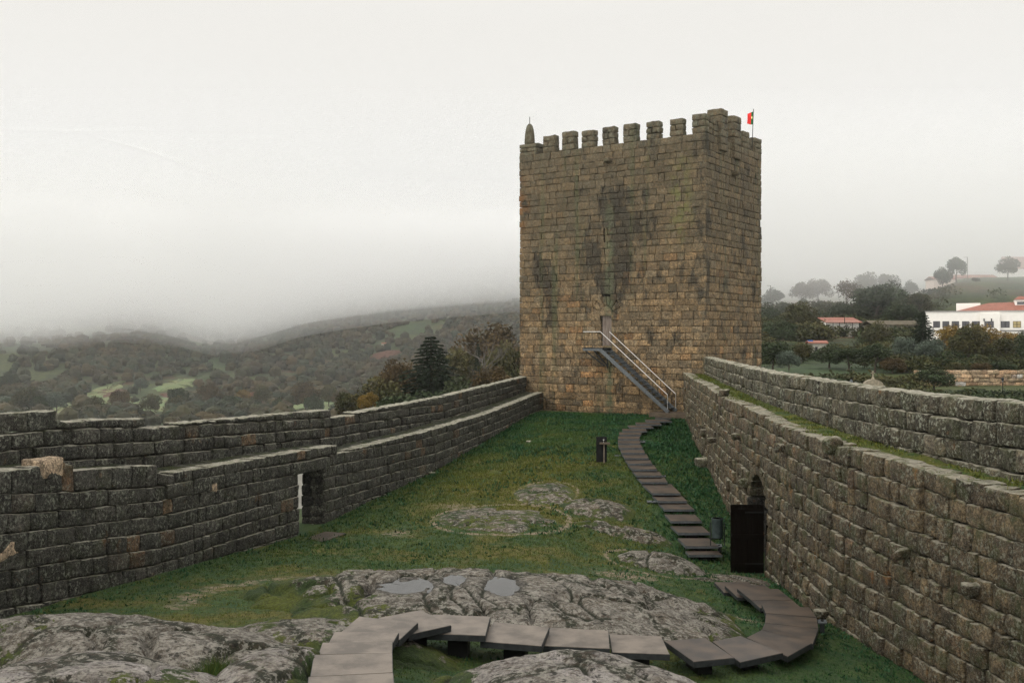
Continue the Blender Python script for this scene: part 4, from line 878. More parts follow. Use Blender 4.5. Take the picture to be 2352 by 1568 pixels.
def hillmat():
    g = G('meadow_and_scrub', .95)
    c = g.mix(g.ramp(g.noise(.02, 5, .65), .42, .56), (.036, .058, .022), (.060, .070, .026))
    c = g.mix(g.ramp(g.noise(.011, 5, .7, off=(40, 7, 0)), .54, .60), c, (.075, .040, .022))
    c = g.mix(g.ramp(g.noise(.05, 5, .7, off=(4, 70, 0)), .50, .60, 0, .8), c, (.026, .036, .018))
    c = g.val(c, g.ramp(g.noise(.6, 5, .75), .3, .7, .55, 1.45)); g.bump(g.noise(.8, 5, .7), .6); return g.done(c)
tag(mk('hills', V, Fc, hillmat(), None, True), 'grassy valley and hillsides outside the castle', None, None, 'structure')
def fieldmat():
    g = G('pasture', .95); c = g.mix(g.ramp(g.noise(.05, 4, .6), .4, .6), (.12, .17, .075), (.17, .175, .08)); c = g.val(c, g.ramp(g.noise(.7, 5, .75), .3, .7, .7, 1.3)); return g.done(c)
M_field = fieldmat()
def ray_hill(px, py, d0=120, d1=2300):
    k = K(px)
    for d in np.linspace(d0, d1, 2200):
        if float(HV(k * d, d)) >= -(py - HY) / F * d: return k * d, d
    return k * d1, d1
fields = [((180, 935), (300, 885), (300, 930), (262, 938)), ((298, 935), (330, 915), (385, 912), (390, 945), (320, 952)), ((355, 892), (410, 872), (450, 872), (440, 888), (370, 900)), ((95, 935), (160, 925), (185, 935), (150, 950), (100, 948)), ((190, 905), (250, 880), (292, 875), (280, 892), (215, 918)), ((650, 940), (700, 925), (760, 925), (750, 945), (690, 955))]
M_red = simple('bracken', (.085, .036, .022), .95, .4, .4)
reds = [((205, 900), (260, 892), (300, 900), (240, 915)), ((830, 830), (880, 808), (925, 805), (905, 822)), ((370, 905), (420, 900), (430, 915), (380, 918))]
fmask = []
for nm, lst, m in (('meadow', fields, M_field), ('bracken_patch', reds, M_red)):
    V = []; f = []
    for poly in lst:
        pts = [ray_hill(*p, 300) for p in poly]; P = np.array(pts); fmask.append(P); c = P.mean(0); n = 36; b = len(V)
        ring = []
        for i in range(n):
            t = i / n * len(P); a_ = P[int(t)]; b_ = P[(int(t) + 1) % len(P)]; ring.append(a_ + (b_ - a_) * (t % 1) + R.normal(0, 2, 2))
        for q_ in range(7):
            for r_ in ring: w = c + (r_ - c) * q_ / 6; V.append((w[0], w[1], float(HV(w[0], w[1])) + 1.2 - (.9 if q_ == 6 else 0)))
        for q_ in range(6):
            for i in range(n): f.append((b + q_ * n + i, b + q_ * n + (i + 1) % n, b + (q_ + 1) * n + (i + 1) % n, b + (q_ + 1) * n + i))
    tag(mk(nm, V, f, m, None, True), 'pale green pastures in the valley' if nm == 'meadow' else 'rust red bracken on the valley slope', None, None, 'structure')
# country track
def strip(name, pxs, w, m, label, lift=.8, d0=120):
    pts = [ray_hill(*p, d0) for p in pxs]; V = []; f = []
    for i, (x, y) in enumerate(pts):
        z = float(HV(x, y)) + lift; a = np.array(pts[max(i - 1, 0)]); b = np.array(pts[min(i + 1, len(pts) - 1)]); d = (b - a) / np.linalg.norm(b - a); n_ = np.array([-d[1], d[0]]) * w / 2
        V += [(x - n_[0], y - n_[1], z), (x + n_[0], y + n_[1], z)]
    for i in range(len(pts) - 1): f.append((2 * i, 2 * i + 2, 2 * i + 3, 2 * i + 1))
    tag(mk(name, V, f, m), label, None, None, 'structure')
strip('track', [(558, 909), (620, 908), (660, 915), (700, 916), (740, 920)], 5, M_dirt, 'pale country road across the valley', 1.5, 300)
strip('path', [(2075, 690), (2105, 674), (2135, 664), (2158, 655)], 2, simple('pale_path', (.45, .43, .38), .9), 'pale path climbing the hazy knoll', .3)

# crowns --------------------------------------------------------------
def crown_arr(n, rad, leaf, clumps=14, seed=0, flat=.0, hollow=.45):
    r = np.random.default_rng(seed); rad = np.array(rad); d = r.normal(0, 1, (clumps, 3)); d /= np.linalg.norm(d, axis=1, keepdims=True); d[:, 2] = np.where(d[:, 2] < -.5, -d[:, 2], d[:, 2])
    cc = d * rad * (hollow + (1 - hollow - .12) * r.random((clumps, 1))); cr = .30 + .22 * r.random(clumps)
    w = r.integers(0, clumps, n); dd = r.normal(0, 1, (n, 3)); dd /= np.linalg.norm(dd, axis=1, keepdims=True); q = cc[w] + dd * rad * (cr[w] * (.55 + .5 * r.random(n)))[:, None]
    a = r.normal(0, 1, (n, 3)); a /= np.linalg.norm(a, axis=1, keepdims=True); b = np.cross(a, r.normal(0, 1, (n, 3))); b /= np.linalg.norm(b, axis=1, keepdims=True)
    s = leaf * (.6 + .8 * r.random((n, 1))); V = np.stack([q - a * s, q - b * s * .55, q + a * s, q + b * s * .55], 1)
    tw = r.random(clumps); col = np.stack([np.clip(.5 * r.random(n) + .5 * tw[w], 0, 1), np.clip(tw[(w * 7) % clumps] * .7 + .3 * r.random(n), 0, 1), r.random(n)], 1)
    return V, col
def leafmesh(name, V, col, m):
    n = len(V); o = mk(name, V.reshape(-1, 3), np.arange(n * 4).reshape(-1, 4), m, None, False, np.repeat(col, 4, 0)); me = o.data; bpy.data.objects.remove(o); return me
def limbs(h, r0, spread, n, seed, rise=.6, bare=False, depth=2):
    r = random.Random(seed); mb = MB(); top = Vector((r.uniform(-.1, .1) * h, r.uniform(-.1, .1) * h, h))
    mb.tube([(0, 0, -.4), (0, 0, h * .3), tuple(top * .7), tuple(top)], [r0, r0 * .8, r0 * .5, r0 * .15], 7)
    def br(p, d, l, rr, dep):
        q = p + d * l * .5 + Vector((r.uniform(-.1, .1), r.uniform(-.1, .1), .05)) * l; e = p + d * l + Vector((0, 0, l * .12))
        mb.tube([p, q, e], [rr, rr * .65, rr * .25], 5)
        if dep:
            for _ in range(3):
                k = r.uniform(.4, 1); s_ = p + (e - p) * k; dn = (d + Vector((r.uniform(-.8, .8), r.uniform(-.8, .8), r.uniform(-.2, .7)))).normalized(); br(s_, dn, l * .55, rr * .45, dep - 1)
    for i in range(n):
        a = 2 * PI * i / n + r.uniform(-.4, .4); z = h * (rise * .6 + (1 - rise * .6) * i / n) * .95; d = Vector((math.cos(a), math.sin(a), r.uniform(.3, .9))).normalized(); br(Vector((0, 0, z)), d, spread * r.uniform(.6, 1), r0 * .4, depth if bare else 1)
    return mb
kinds = {}
def kind(key, crown_v, crown_c, m, mb, bark=M_bark):
    me = leafmesh(key + '_crown', crown_v, crown_c, m) if crown_v is not None else None
    o = mb.out('trunk', bark, None); tm = o.data; bpy.data.objects.remove(o); kinds[key] = (me, tm)
def shifted(V, z): V = V.copy(); V[..., 2] += z; return V
# unit trees about 5 m tall (crown radius 2.2)
for key, m, seed, leaf, n, rad in (('broad', L_dark, 1, .17, 5200, (2.4, 2.4, 2.45)), ('broadb', L_dark, 2, .17, 5200, (2.5, 2.3, 2.35)), ('brown', L_mid, 3, .16, 5000, (2.4, 2.4, 2.4)), ('brownb', L_mid, 4, .16, 5000, (2.3, 2.5, 2.4)),
                             ('gold', L_gold, 5, .15, 3600, (2.6, 2.4, 2.1)), ('autumn', L_autumn, 6, .15, 4600, (2.4, 2.4, 2.4)), ('olive', L_olive, 7, .14, 5200, (2.3, 2.3, 2.3)), ('oliveb', L_olive, 8, .14, 5200, (2.5, 2.2, 2.2))):
    V, c_ = crown_arr(n, rad, leaf, 16 + seed, seed, hollow=.4); kind(key, shifted(V, 2.9), c_, m, limbs(3.6, .17, 1.7, 6, seed))
V, c_ = crown_arr(1500, (2.6, 2.6, 1.7), .14, 26, 9, hollow=.35); kind('sparse', shifted(V, 3.6), c_, L_autumn, limbs(3.8, .14, 2.1, 8, 9, .5, True, 2))
def conifer(seed, h, r, n, droop=.25, layers=26):
    rr = np.random.default_rng(seed); q = []; ax = []
    for L in range(layers):
        t = L / layers; z = h * (.04 + .96 * t); rad = r * (1 - t) ** .72 * (.75 + .4 * rr.random()); nb = int(7 + 9 * (1 - t))
        for b in range(nb):
            a = 2 * PI * (b + rr.random()) / nb; ln = rad * (.7 + .45 * rr.random()); m_ = int(n / layers / nb * (1.6 * (1 - t) + .35)) + 4
            u = rr.random(m_) ** .6; x = u * ln; zz = z - droop * x * (.6 + x / max(r, .1)) + rr.normal(0, .06, m_); sw = rr.normal(0, .13, m_) * (1.2 - u) * ln * .8
            q.append(np.stack([x * math.cos(a) - sw * math.sin(a), x * math.sin(a) + sw * math.cos(a), zz], 1)); ax.append(np.tile([math.cos(a), math.sin(a), -droop], (m_, 1)))
    q = np.concatenate(q); ax = np.concatenate(ax) + rr.normal(0, .35, (len(q), 3)); ax /= np.linalg.norm(ax, axis=1, keepdims=True); b = np.cross(ax, rr.normal(0, 1, q.shape)); b /= np.linalg.norm(b, axis=1, keepdims=True)
    s = .16 * (h / 12) ** .5 * (.6 + .8 * rr.random((len(q), 1))); V = np.stack([q - ax * s, q - b * s * .4, q + ax * s, q + b * s * .4], 1); n_ = len(q)
    return V, np.stack([rr.random(n_), rr.random(n_), rr.random(n_)], 1)
V, c_ = conifer(3, 12, 3.9, 20000); kind('conifer', V, c_, L_conif, MB().tube([(0, 0, -.5), (0, 0, 6), (0, 0, 11.5)], [.25, .14, .03], 8))
kind('bare', None, None, None, limbs(7.5, .16, 3.6, 16, 21, .35, True, 3), M_barkl)
def tree(key, x, y, s, label, group=None, name='tree', sink=.1, sz=None, rz=None, cat='tree', z=None):
    z = float(HV(x, y)) - sink if z is None else z
    t = empty(name, (x, y, z), label, cat, group, rnd.uniform(0, 6.28) if rz is None else rz); t.scale = (s, s, (sz or s))
    for nm, me in zip(('crown', 'trunk'), kinds[key]):
        if me is None: continue
        o = bpy.data.objects.new(nm, me); C.objects.link(o); o.parent = t
    return t
def tree_px(key, px, py_base, w_px, d, label, group=None, name='tree', ratio=1., **k):
    """py_base: row of the foot; w_px: crown width in the photo frame"""
    s = w_px * d / F / 4.8; x = K(px) * d; z = -(py_base - HY) / F * d; zz = min(z, float(HV(x, d))) if True else z
    return tree(key, x, d, s, label, group, name, z=zz - .1, sz=s * ratio, **k)
GV = 'trees in the village gardens'; GA = 'trees by the castle on the left'
# left, close to the walls
tree_px('conifer', 990, 975, 84 * 1.0, 118, 'tall dark conifer rising above the left parapet', GA, 'conifer_tree')
T_ = C.objects
c0 = [o for o in S.objects if o.name == 'conifer_tree'][0]
s0_ = 200 * 118 / F / 12; c0.scale = (1.5, 1.5, .88); c0.location.z = -(768 - HY) / F * 118 - 12 * .88
t = tree('conifer', K(1098) * 150, 150, .5, 'narrow dark conifer behind the pale bare tree', GA, 'conifer_tree'); t.location.z = -(785 - HY) / F * 150 - 12 * .95; t.scale = (.42, .42, .95)
for key, px, top, w, d, lb in (('autumn', 915, 838, 80, 150, 'rust brown tree left of the tall conifer'), ('autumn', 1135, 762, 130, 185, 'large russet tree touching the left edge of the keep'), ('brown', 1045, 815, 85, 160, 'brown green tree right of the tall conifer'),
                           ('brown', 870, 880, 90, 112, 'low brown tree in front of the conifer foot'), ('gold', 848, 902, 34, 100, 'small golden bush above the left parapet'), ('broad', 1060, 880, 100, 105, 'dark low tree under the pale bare tree'), ('brown', 1165, 805, 80, 140, 'reddish tree beside the keep corner'),
                           ('brownb', 800, 905, 60, 140, 'brown bush left of the golden bush'), ('broadb', 940, 905, 110, 104, 'dark shrubbery at the parapet below the conifer'), ('autumn', 1135, 850, 70, 108, 'orange brown bush low beside the keep')):
    s = 1.35 * w * d / F / 4.8; hgt = 5.1 * s; zt__ = -(top - HY) / F * d; x = K(px) * d; sz = max(s, (zt__ + 13) / 5.2 if px > 900 and top < 850 else s)
    t = tree(key, x, d, s, lb, GA, 'tree', z=zt__ - 5.1 * sz, sz=sz)
for px, top, d, s, lb in ((1108, 775, 112, 1.0, 'pale bare branched tree between conifer and keep'), (1015, 850, 125, .7, 'thin grey leafless tree right of the tall conifer'), (1150, 768, 150, 1.1, 'leafless grey tree in front of the russet tree')):
    tree('bare', K(px) * d, d, s * .9, lb, GA, 'bare_tree', z=-(top - HY) / F * d - 8.6 * s)
# individual trees of the valley
vt = [('broad', 92, 1000, 44, 'round dark tree beside the white farmhouse'), ('brown', 168, 1000, 24, 'small round tree in the pasture right of the farmhouse'), ('autumn', 275, 1000, 52, 'orange brown tree at the left end of the big pasture'), ('brown', 215, 1000, 40, 'bushy tree pair left of the orange brown tree'),
      ('olive', 322, 905, 34, 'pale grey green tree between the pastures'), ('broadb', 405, 940, 46, 'dark round tree in the big pasture'), ('brown', 412, 965, 40, 'brown tree in front of the dark pasture tree'), ('gold', 560, 930, 34, 'golden tree by the orange roof'),
      ('brown', 600, 935, 46, 'brown round tree right of the golden tree'), ('autumn', 702, 945, 60, 'wide orange bush near the country road'), ('autumn', 480, 935, 50, 'tawny tree right of the pastures'), ('broad', 640, 955, 36, 'dark tree below the country road'),
      ('brownb', 62, 975, 60, 'brown tree behind the left parapet end'), ('olive', 130, 975, 50, 'grey green shrub above the left parapet'), ('brown', 345, 975, 44, 'shaded brown tree over the parapet step'), ('broadb', 530, 960, 44, 'dark tree left of the brown round tree'), ('brown', 755, 935, 44, 'brown tree near the parapet step'), ('broad', 20, 900, 40, 'dark tree behind the white farmhouse'),
      ('autumn', 790, 960, 52, 'rusty tree left of the conifer group'), ('broad', 720, 965, 44, 'low dark tree under the wide orange bush')]
for key, px, py, w, lb in vt:
    x, d = ray_hill(px, min(py, 955), 300); s = w * d / F / 4.8; tree(key, x, d, s, lb, 'trees scattered in the valley')
# farmhouses
def house(name, c, rz, L, Wd, H, rh, label, cat='house', wins=(), roofm=None, wall=None, over=.3, door=True):
    t = empty(name, c, label, cat, None, rz)
    MB().box((0, 0, H / 2 - .5), (L / 2, Wd / 2, H / 2 + .5)).out('wall', wall or M_white, t, local=True)
    a, b, o_ = L / 2 + over, Wd / 2 + over, .0
    mb = MB().add([(-a, -b, H - .02), (a, -b, H - .02), (a, b, H - .02), (-a, b, H - .02), (-a, 0, H + rh), (a, 0, H + rh), (-a, -b, H + .12), (a, -b, H + .12), (a, b, H + .12), (-a, b, H + .12), (-a, 0, H + rh + .14), (a, 0, H + rh + .14)],
                  [(6, 7, 11, 10), (8, 9, 10, 11), (0, 1, 7, 6), (2, 3, 9, 8), (0, 6, 10, 9, 3, 4), (1, 5, 2, 8, 11, 7), (0, 3, 2, 1)])
    mb.out('roof', roofm or M_redtile, t, local=True)
    for (x, z, w, h) in wins:
        f_ = MB().box((x, -Wd / 2 - .01, z), (w / 2 + .06, .03, h / 2 + .06)).out('window', M_steeld, t, local=True)
        o = MB().box((x, -Wd / 2 - .045, z), (w / 2, .01, h / 2)).out('pane', M_glass, f_, local=True)
    return t
x, d = K(20) * 640, 640
zz = -(934 - HY) / F * d
house('farmhouse', (x, d, zz), .12, 7.5, 6, 3.2, 1.5, 'white farmhouse with red roof far left above the parapet', wins=((-2.2, 1.6, .9, 1.4), (.2, 1.8, .8, .9), (2.2, 1.8, .8, .9)))
house('farm_annex', (x + 7.0, d + 1, zz), .12, 5.5, 4.5, 2.2, 1.0, 'lower red roofed annex right of the white farmhouse', wins=((.5, 1.1, .7, .8),))
x, d = ray_hill(572, 925, 400); house('barn', (x, d, float(HV(x, d)) + 1), .2, 12, 7, 4, 2.5, 'orange roofed barn among trees by the country road', wall=M_dirt)
x, d = ray_hill(882, 800, 500); house('hut', (x, d, float(HV(x, d))), .2, 4.5, 4, 4.5, 1, 'tiny pale hut high on the foggy slope', wall=simple('pale_stone', (.4, .36, .3)))
# far wood covering the slopes
def pin(P, x, y):
    ins = np.zeros(len(x), bool); n = len(P); j = n - 1
    for i in range(n):
        c = ((P[i, 1] > y) != (P[j, 1] > y)) & (x < (P[j, 0] - P[i, 0]) * (y - P[i, 1]) / (P[j, 1] - P[i, 1] + 1e-9) + P[i, 0]); ins ^= c; j = i
    return ins
n = 19000; y = 430 + 1500 * R.random(n) ** .9; k = R.uniform(-.56, .06, n); x = k * y
ok = np.ones(n, bool)
for P in fmask: ok &= ~pin(P, x, y)
pxs = CX + F * x / y; pyt = HY - F * (HV(x, y) + 5) / y; pyb = HY - F * HV(x, y) / y
for poly in fields + reds:
    P = np.array(poly, float)
    for q_ in (pyt, pyb, (pyt + pyb) / 2): ok &= ~pin(P, pxs, q_)
dens = n2(x, y, .009, 3, 50); ok &= (R.random(n) < np.clip(.72 + dens * 1.8 + (y - 800) / 600, .10, 1)) & ((y > 540) | (R.random(n) < .35)); x, y = x[ok], y[ok]; n = len(x)
def lump(i):
    a, b = 9, 6; u = np.linspace(0, 2 * PI, a + 1)[:-1]; v = np.linspace(.08, PI * .68, b); P = np.stack([np.outer(np.sin(v), np.cos(u)), np.outer(np.sin(v), np.sin(u)), np.outer(np.cos(v), np.ones(a))], -1)
    P = P * (.86 + .30 * noise(P * 1.7 + i * 7, 3) + .16 * noise(P * 4 + i, 5))[..., None]; Q = []
    for j in range(b - 1):
        for k in range(a): Q.append([P[j, k], P[j, (k + 1) % a], P[j + 1, (k + 1) % a], P[j + 1, k]])
    Q = np.array(Q); V, c_ = crown_arr(80, (1, 1, .9), .12, 12, 100 + i, hollow=.66)
    return np.concatenate([Q[:, ::-1], V]), np.concatenate([np.tile([.4, .5, .5], (len(Q), 1)), c_])
protos = [lump(i) for i in range(10)]
Vs = []; Cs = []; z = HV(x, y); sz = R.uniform(2.6, 6.2, n) * np.clip(1 + .3 * n2(x, y, .02, 2, 61), .6, 1.4); hue = np.clip(.4 + .9 * n2(x, y, .012, 3, 55) + R.normal(0, .22, n), 0, 1); tone = R.random(n)
for i in range(10):
    id_ = np.arange(i, n, 10); V, c_ = protos[i]; W_ = V[None] * np.stack([sz[id_], sz[id_], sz[id_] * R.uniform(.7, 1.15, len(id_))], 1)[:, None, None] + np.stack([x[id_], y[id_], z[id_] + sz[id_] * .55], 1)[:, None, None]
    Vs.append(W_.reshape(-1, 4, 3)); cc = np.tile(c_[None], (len(id_), 1, 1)); cc[..., 0] = np.clip(.35 * cc[..., 0] + .65 * tone[id_][:, None], 0, 1); cc[..., 1] = np.clip(hue[id_][:, None] + .1 * cc[..., 1], 0, 1); Cs.append(cc.reshape(-1, 3))
V = np.concatenate(Vs); c_ = np.concatenate(Cs)
tag(mk('wood', V.reshape(-1, 3), np.arange(len(V) * 4).reshape(-1, 4), L_wood, None, False, np.repeat(c_, 4, 0)), 'mixed autumn wood covering the misty slopes on the left', 'wood', None, 'stuff')

# ------------------------------------------------------------------ village on the right
def BZ(px, py, d): return (K(px) * d, d, -(py - HY) / F * d)
# long white building
d = 170; lx, ly, lz = BZ(2150, 800, d); t = empty('white_building', (lx, ly, -1.9), 'long white building with red tile roof and a row of square windows', 'building', None, -.40)
top = (HY - 716) / F * d + 1.9; L = 34; dp = 16; MB().box((L / 2 - 1.6, dp / 2, top / 2 - .6), (L / 2, dp / 2, top / 2 + .6)).out('wall', M_white, t, local=True)
MB().box((L / 2 - 1.6, dp / 2, top + .05), (L / 2 + .15, dp / 2 + .15, .07)).out('cornice', simple('grey_gutter', (.36, .34, .33)), t, local=True)
mb = MB(); zt = top + .12
mb.add([(3.2, .4, zt), (31, .4, zt), (31, 13, zt + .1), (3.2, 13, zt + .1), (8.3, 5.5, zt + 1.45), (31, 5.5, zt + 2.0)], [(0, 1, 5, 4), (0, 4, 3), (3, 4, 5, 2), (1, 2, 5), (0, 3, 2, 1)]); rf = mb.out('roof', M_redtile, t, local=True)
MB().box((5.2, 6.5, zt + .75), (1.9, .8, .72)).out('parapet_block', M_white, rf, local=True)
mb = MB().box((17.2, 4.8, zt + 1.25), (4.9, 1.6, .62)); dm = mb.out('dormer', M_white, rf, local=True)
for xa in (14.7, 19.4): MB().box((xa, 3.17, zt + 1.3), (2.1, .02, .24)).out('dormer_window', M_glass, rf, local=True)
mb = MB().add([(12.2, 2.9, zt + 1.9), (22.2, 2.9, zt + 1.9), (22.2, 6.7, zt + 2.0), (12.2, 6.7, zt + 2.0), (13, 4.8, zt + 2.5), (22.2, 4.8, zt + 2.5)], [(0, 1, 5, 4), (0, 4, 3), (3, 4, 5, 2), (1, 2, 5), (0, 3, 2, 1)]); mb.out('dormer_roof', M_redtile, rf, local=True)
MB().box((16.9, 2.4, zt + 1.1), (.55, .4, .45)).out('roof_vent', M_steel, rf, local=True)
MB().box((22.6, 4.5, zt + 1.7), (.5, .7, .8)).out('chimney', M_white, rf, local=True)
def fx(p): k = K(p); c_, s_ = math.cos(-.40), math.sin(-.40); return (k * ly - lx) / (c_ - k * s_)
for (a, b) in ((433, 577), (627, 770), (822, 976), (1037, 1188), (1243, 1408), (1502, 1695), (1848, 2032), (2102, 2268)):
    pa = (3650 + a / 5.226) * .5742; pb = (3650 + b / 5.226) * .5742; x0_, x1_ = fx(pa), fx(pb); dm_ = ly + (x0_ + x1_) / 2 * math.sin(-.40); zt_w = (HY - 737.5) / F * dm_ + 1.9; zb_w = (HY - 749.5) / F * dm_ + 1.9
    yo = -.62 if a == 1502 else -.03
    xc = (x0_ + x1_) / 2; zc = (zt_w + zb_w) / 2 - .1; w2 = (x1_ - x0_) / 2; h2 = (zt_w - zb_w) / 2 + .1
    f_ = MB().box((xc, yo, zc), (w2, .035, h2)).out('window', M_black, t, local=True)
    for sx in (-1, 1):
        for sz_ in (-1, 1): MB().box((xc + sx * w2 * .5, yo - .045, zc + sz_ * h2 * .48), (w2 * .42, .006, h2 * .40)).out('pane', M_curt if a == 2102 else M_glass, f_, local=True)
pa, pb = (3650 + 1412 / 5.226) * .5742, (3650 + 1830 / 5.226) * .5742; x0_, x1_ = fx(pa), fx(pb)
MB().box(((x0_ + x1_) / 2, -.3, 3.4), ((x1_ - x0_) / 2, .28, 2.55)).out('porch_bay', M_white, t, local=True)
for xa in (x0_ + .6, x1_ - 1.3): MB().box((xa, -.63, (HY - 738) / F * d + 2.1), (.09, .06, .22)).out('wall_lamp', M_steeld, t, local=True)
MB().box((L / 2 - 1.6, -.1, .2 + 2.9), (L / 2, .1, .06)).out('string_course', M_steel, t, local=True)
for xa in (13.2, 15.3, 17.4): 
    MB().box((xa, -.03, 1.0), (.55, .03, 1.0)).out('lower_window', M_glass, t, local=True)
# house with veranda
d = 205; x, y, z = BZ(1943, 798, d)
t = empty('village_house', (x, y, z), 'white house with pink red roof and vine covered veranda on a stone base', 'house', None, .0)
S1 = d / F
MB().box((0, 3, .9), (40 * S1, 3, 1.3)).out('stone_base', M_tower if False else simple('rubble_masonry', (.25, .18, .11), .9, .5, 1.6, .05), t, local=True)
MB().box((-.2, 4.2, 3.8), (38 * S1, 2.6, 1.62)).out('wall', M_white, t, local=True)
mb = MB(); mb.add([(-42 * S1, .9, 5.1), (42 * S1, .9, 5.1), (42 * S1, 6.8, 6.2), (-42 * S1, 6.8, 6.2), (-42 * S1, .9, 5.25), (42 * S1, .9, 5.25), (42 * S1, 6.8, 6.35), (-42 * S1, 6.8, 6.35)], [(4, 5, 6, 7), (0, 3, 2, 1), (0, 1, 5, 4), (1, 2, 6, 5), (2, 3, 7, 6), (3, 0, 4, 7)]); mb.out('roof', M_redtile, t, local=True)
for k in range(6): MB().box((-41 * S1 + k * 1.35, 1.0, 3.6), (.05, .05, 1.5)).out('veranda_post', M_steeld, t, local=True)
MB().box((-1.6, .95, 2.75), (22 * S1, .02, .45)).out('railing', M_steeld, t, local=True)
for k in range(3): MB().box((-1.0 + k * 1.6, 1.6, 2.7), (.28, .28, .3)).box((-1.0 + k * 1.6, 1.85, 3.1), (.28, .04, .35)).out('garden_chair', M_white, t, local=True)
# shed
d = 165; x, y, z = BZ(1876, 812, d); t = house('garden_shed', (x, y, z), -.1, 2.6, 2.4, 1.7, .35, 'small pale shed with sloping red roof left of the veranda house', 'shed', wall=simple('grey_render', (.42, .40, .35)), wins=((-.3, .8, .3, .6),))
tag(MB().box((x - 1.1, y, z + 2.15), (.36, .4, .08)).out('tarpaulin', M_blue), 'blue tarpaulin bundle on the left end of the shed roof', 'tarpaulin')
# stone ruin right of the house
d = 195; x, y, z = BZ(2045, 795, d); t = house('stone_cottage', (x, y, z), .05, 9, 5, 4.1, .8, 'old stone cottage half hidden between the house and the dark conifer', 'cottage', wall=simple('grey_rubble', (.22, .20, .16), .9, .4, 1.5), roofm=simple('mossy_slates', (.09, .075, .05), .9, .4, 1.5))
# garden terrace wall
TPa = Path([(K(2103) * 112, 112), (K(2500) * 112, 112)]); Bt = Blocks()
tz = lambda k: -3.68 - k * .44
courses(Bt, TPa, 1, 0, [((lambda s, k=k: tz(k)), (lambda s, k=k: tz(k + 1))) for k in range(5)], 0, TPa.L, .95, .5, gap=.015, jf=.05)
M_terr = stone('tan_terrace_stone', (.36, .28, .18), (.42, .27, .16), (.45, .42, .38), lichen=.2, moss=.4, dark=.25, orange=.02)
tw = Bt.build('terrace_wall', M_terr, None, rad=.05, amp=.05, jit=.05); tag(tw, 'tan block terrace wall below the white building gardens', 'terrace wall')
# lamp post
x, y, z = BZ(2303, 905, 100); t = empty('street_lamp', (x, y, z), 'black lantern lamp post in front of the terrace wall', 'street lamp')
MB().lathe((0, 0, 0), [(.06, 0), (.045, .5), (.03, 1.2)], 8).out('post', M_black, t, local=True)
hd = MB().lathe((0, 0, 1.2), [(.04, 0), (.07, .05), (.15, .32), (.17, .34), (.05, .48), (.01, .55)], 6).out('lantern', M_steeld, t, local=True)
MB().lathe((0, 0, 1.24), [(.075, .02), (.135, .27)], 6).out('glass', simple('lamp_glass', (.5, .5, .48), .2), hd, local=True)
# stone gable with cross
x, y, z = BZ(2005, 889, 75); t = empty('stone_gable', (x, y, z), 'small curved stone gable topped by a cross just above the right parapet', 'monument')
Mg = simple('pale_lichen_stone', (.30, .26, .19), .9, .4, 5)
V = []; n = 12
for j in (-.2, .2):
    for k in range(n + 1): a = PI * k / n; V.append((.75 * math.cos(a), j, .1 + .50 * math.sin(a)))
fc = [tuple(range(n + 1)), tuple(range(n + 1, 2 * n + 2))[::-1]] + [(k, n + 1 + k, n + 1 + (k + 1) % (n + 1), (k + 1) % (n + 1)) for k in range(n + 1)]
mk('gable', V, fc, Mg, t, local=True); MB().box((0, 0, -.9), (.75, .2, 1.0)).out('pier', Mg, t, local=True)
MB().lathe((0, 0, .58), [(.14, 0), (.1, .12), (.07, .2)], 10).box((0, 0, 1.0), (.04, .04, .24)).box((0, 0, 1.06), (.15, .04, .035)).out('cross', Mg, t, local=True)
x, y, z = BZ(1955, 878, 80); t = empty('lantern_finial', (x, y, z - .5), 'tiny blue grey lantern top left of the stone cross', 'lantern')
MB().lathe((0, 0, 0), [(.05, 0), (.05, .4), (.16, .45), (.12, .62), (.03, .75)], 8).out('lantern', M_steel, t, local=True)
# foggy houses and poles on the knoll
Mp = simple('pink_plaster', (.62, .52, .46))
def hz_house(px, py, d, L, H, rh, lb, wall=M_white, rz=0.):
    x, y, z = BZ(px, py, d); return house('hillside_house', (x, y, z), rz, L, 6, H, rh, lb, wall=wall)
hz_house(2352, 655, 345, 15, 5.5, 4.2, 'large foggy house with pink roof at the far right edge')
hz_house(2222, 652, 300, 15, 1.6, 1.0, 'long low pinkish house in the fog on the knoll', Mp)
hz_house(2160, 662, 285, 6, 2.4, .8, 'small pale hut under the two foggy trees', Mp)
for px, b, tp, d, lb in ((2222, 640, 590, 285, 'tall utility pole right of the two foggy trees'), (1770, 705, 655, 280, 'thin lamp pole in the fog right of the keep'), (1940, 738, 730 - 9, 205, 'short television mast on the veranda house')):
    x, y, z = BZ(px, b, d); h_ = (b - tp) / F * d; t = empty('utility_pole', (x, y, z), lb, 'pole'); MB().tube([(0, 0, -.5), (0, 0, h_)], .09, 6).out('shaft', M_bark, t, local=True); MB().box((-.5, 0, h_ - .1), (.55, .05, .05)).out('crossarm', M_bark, t, local=True)
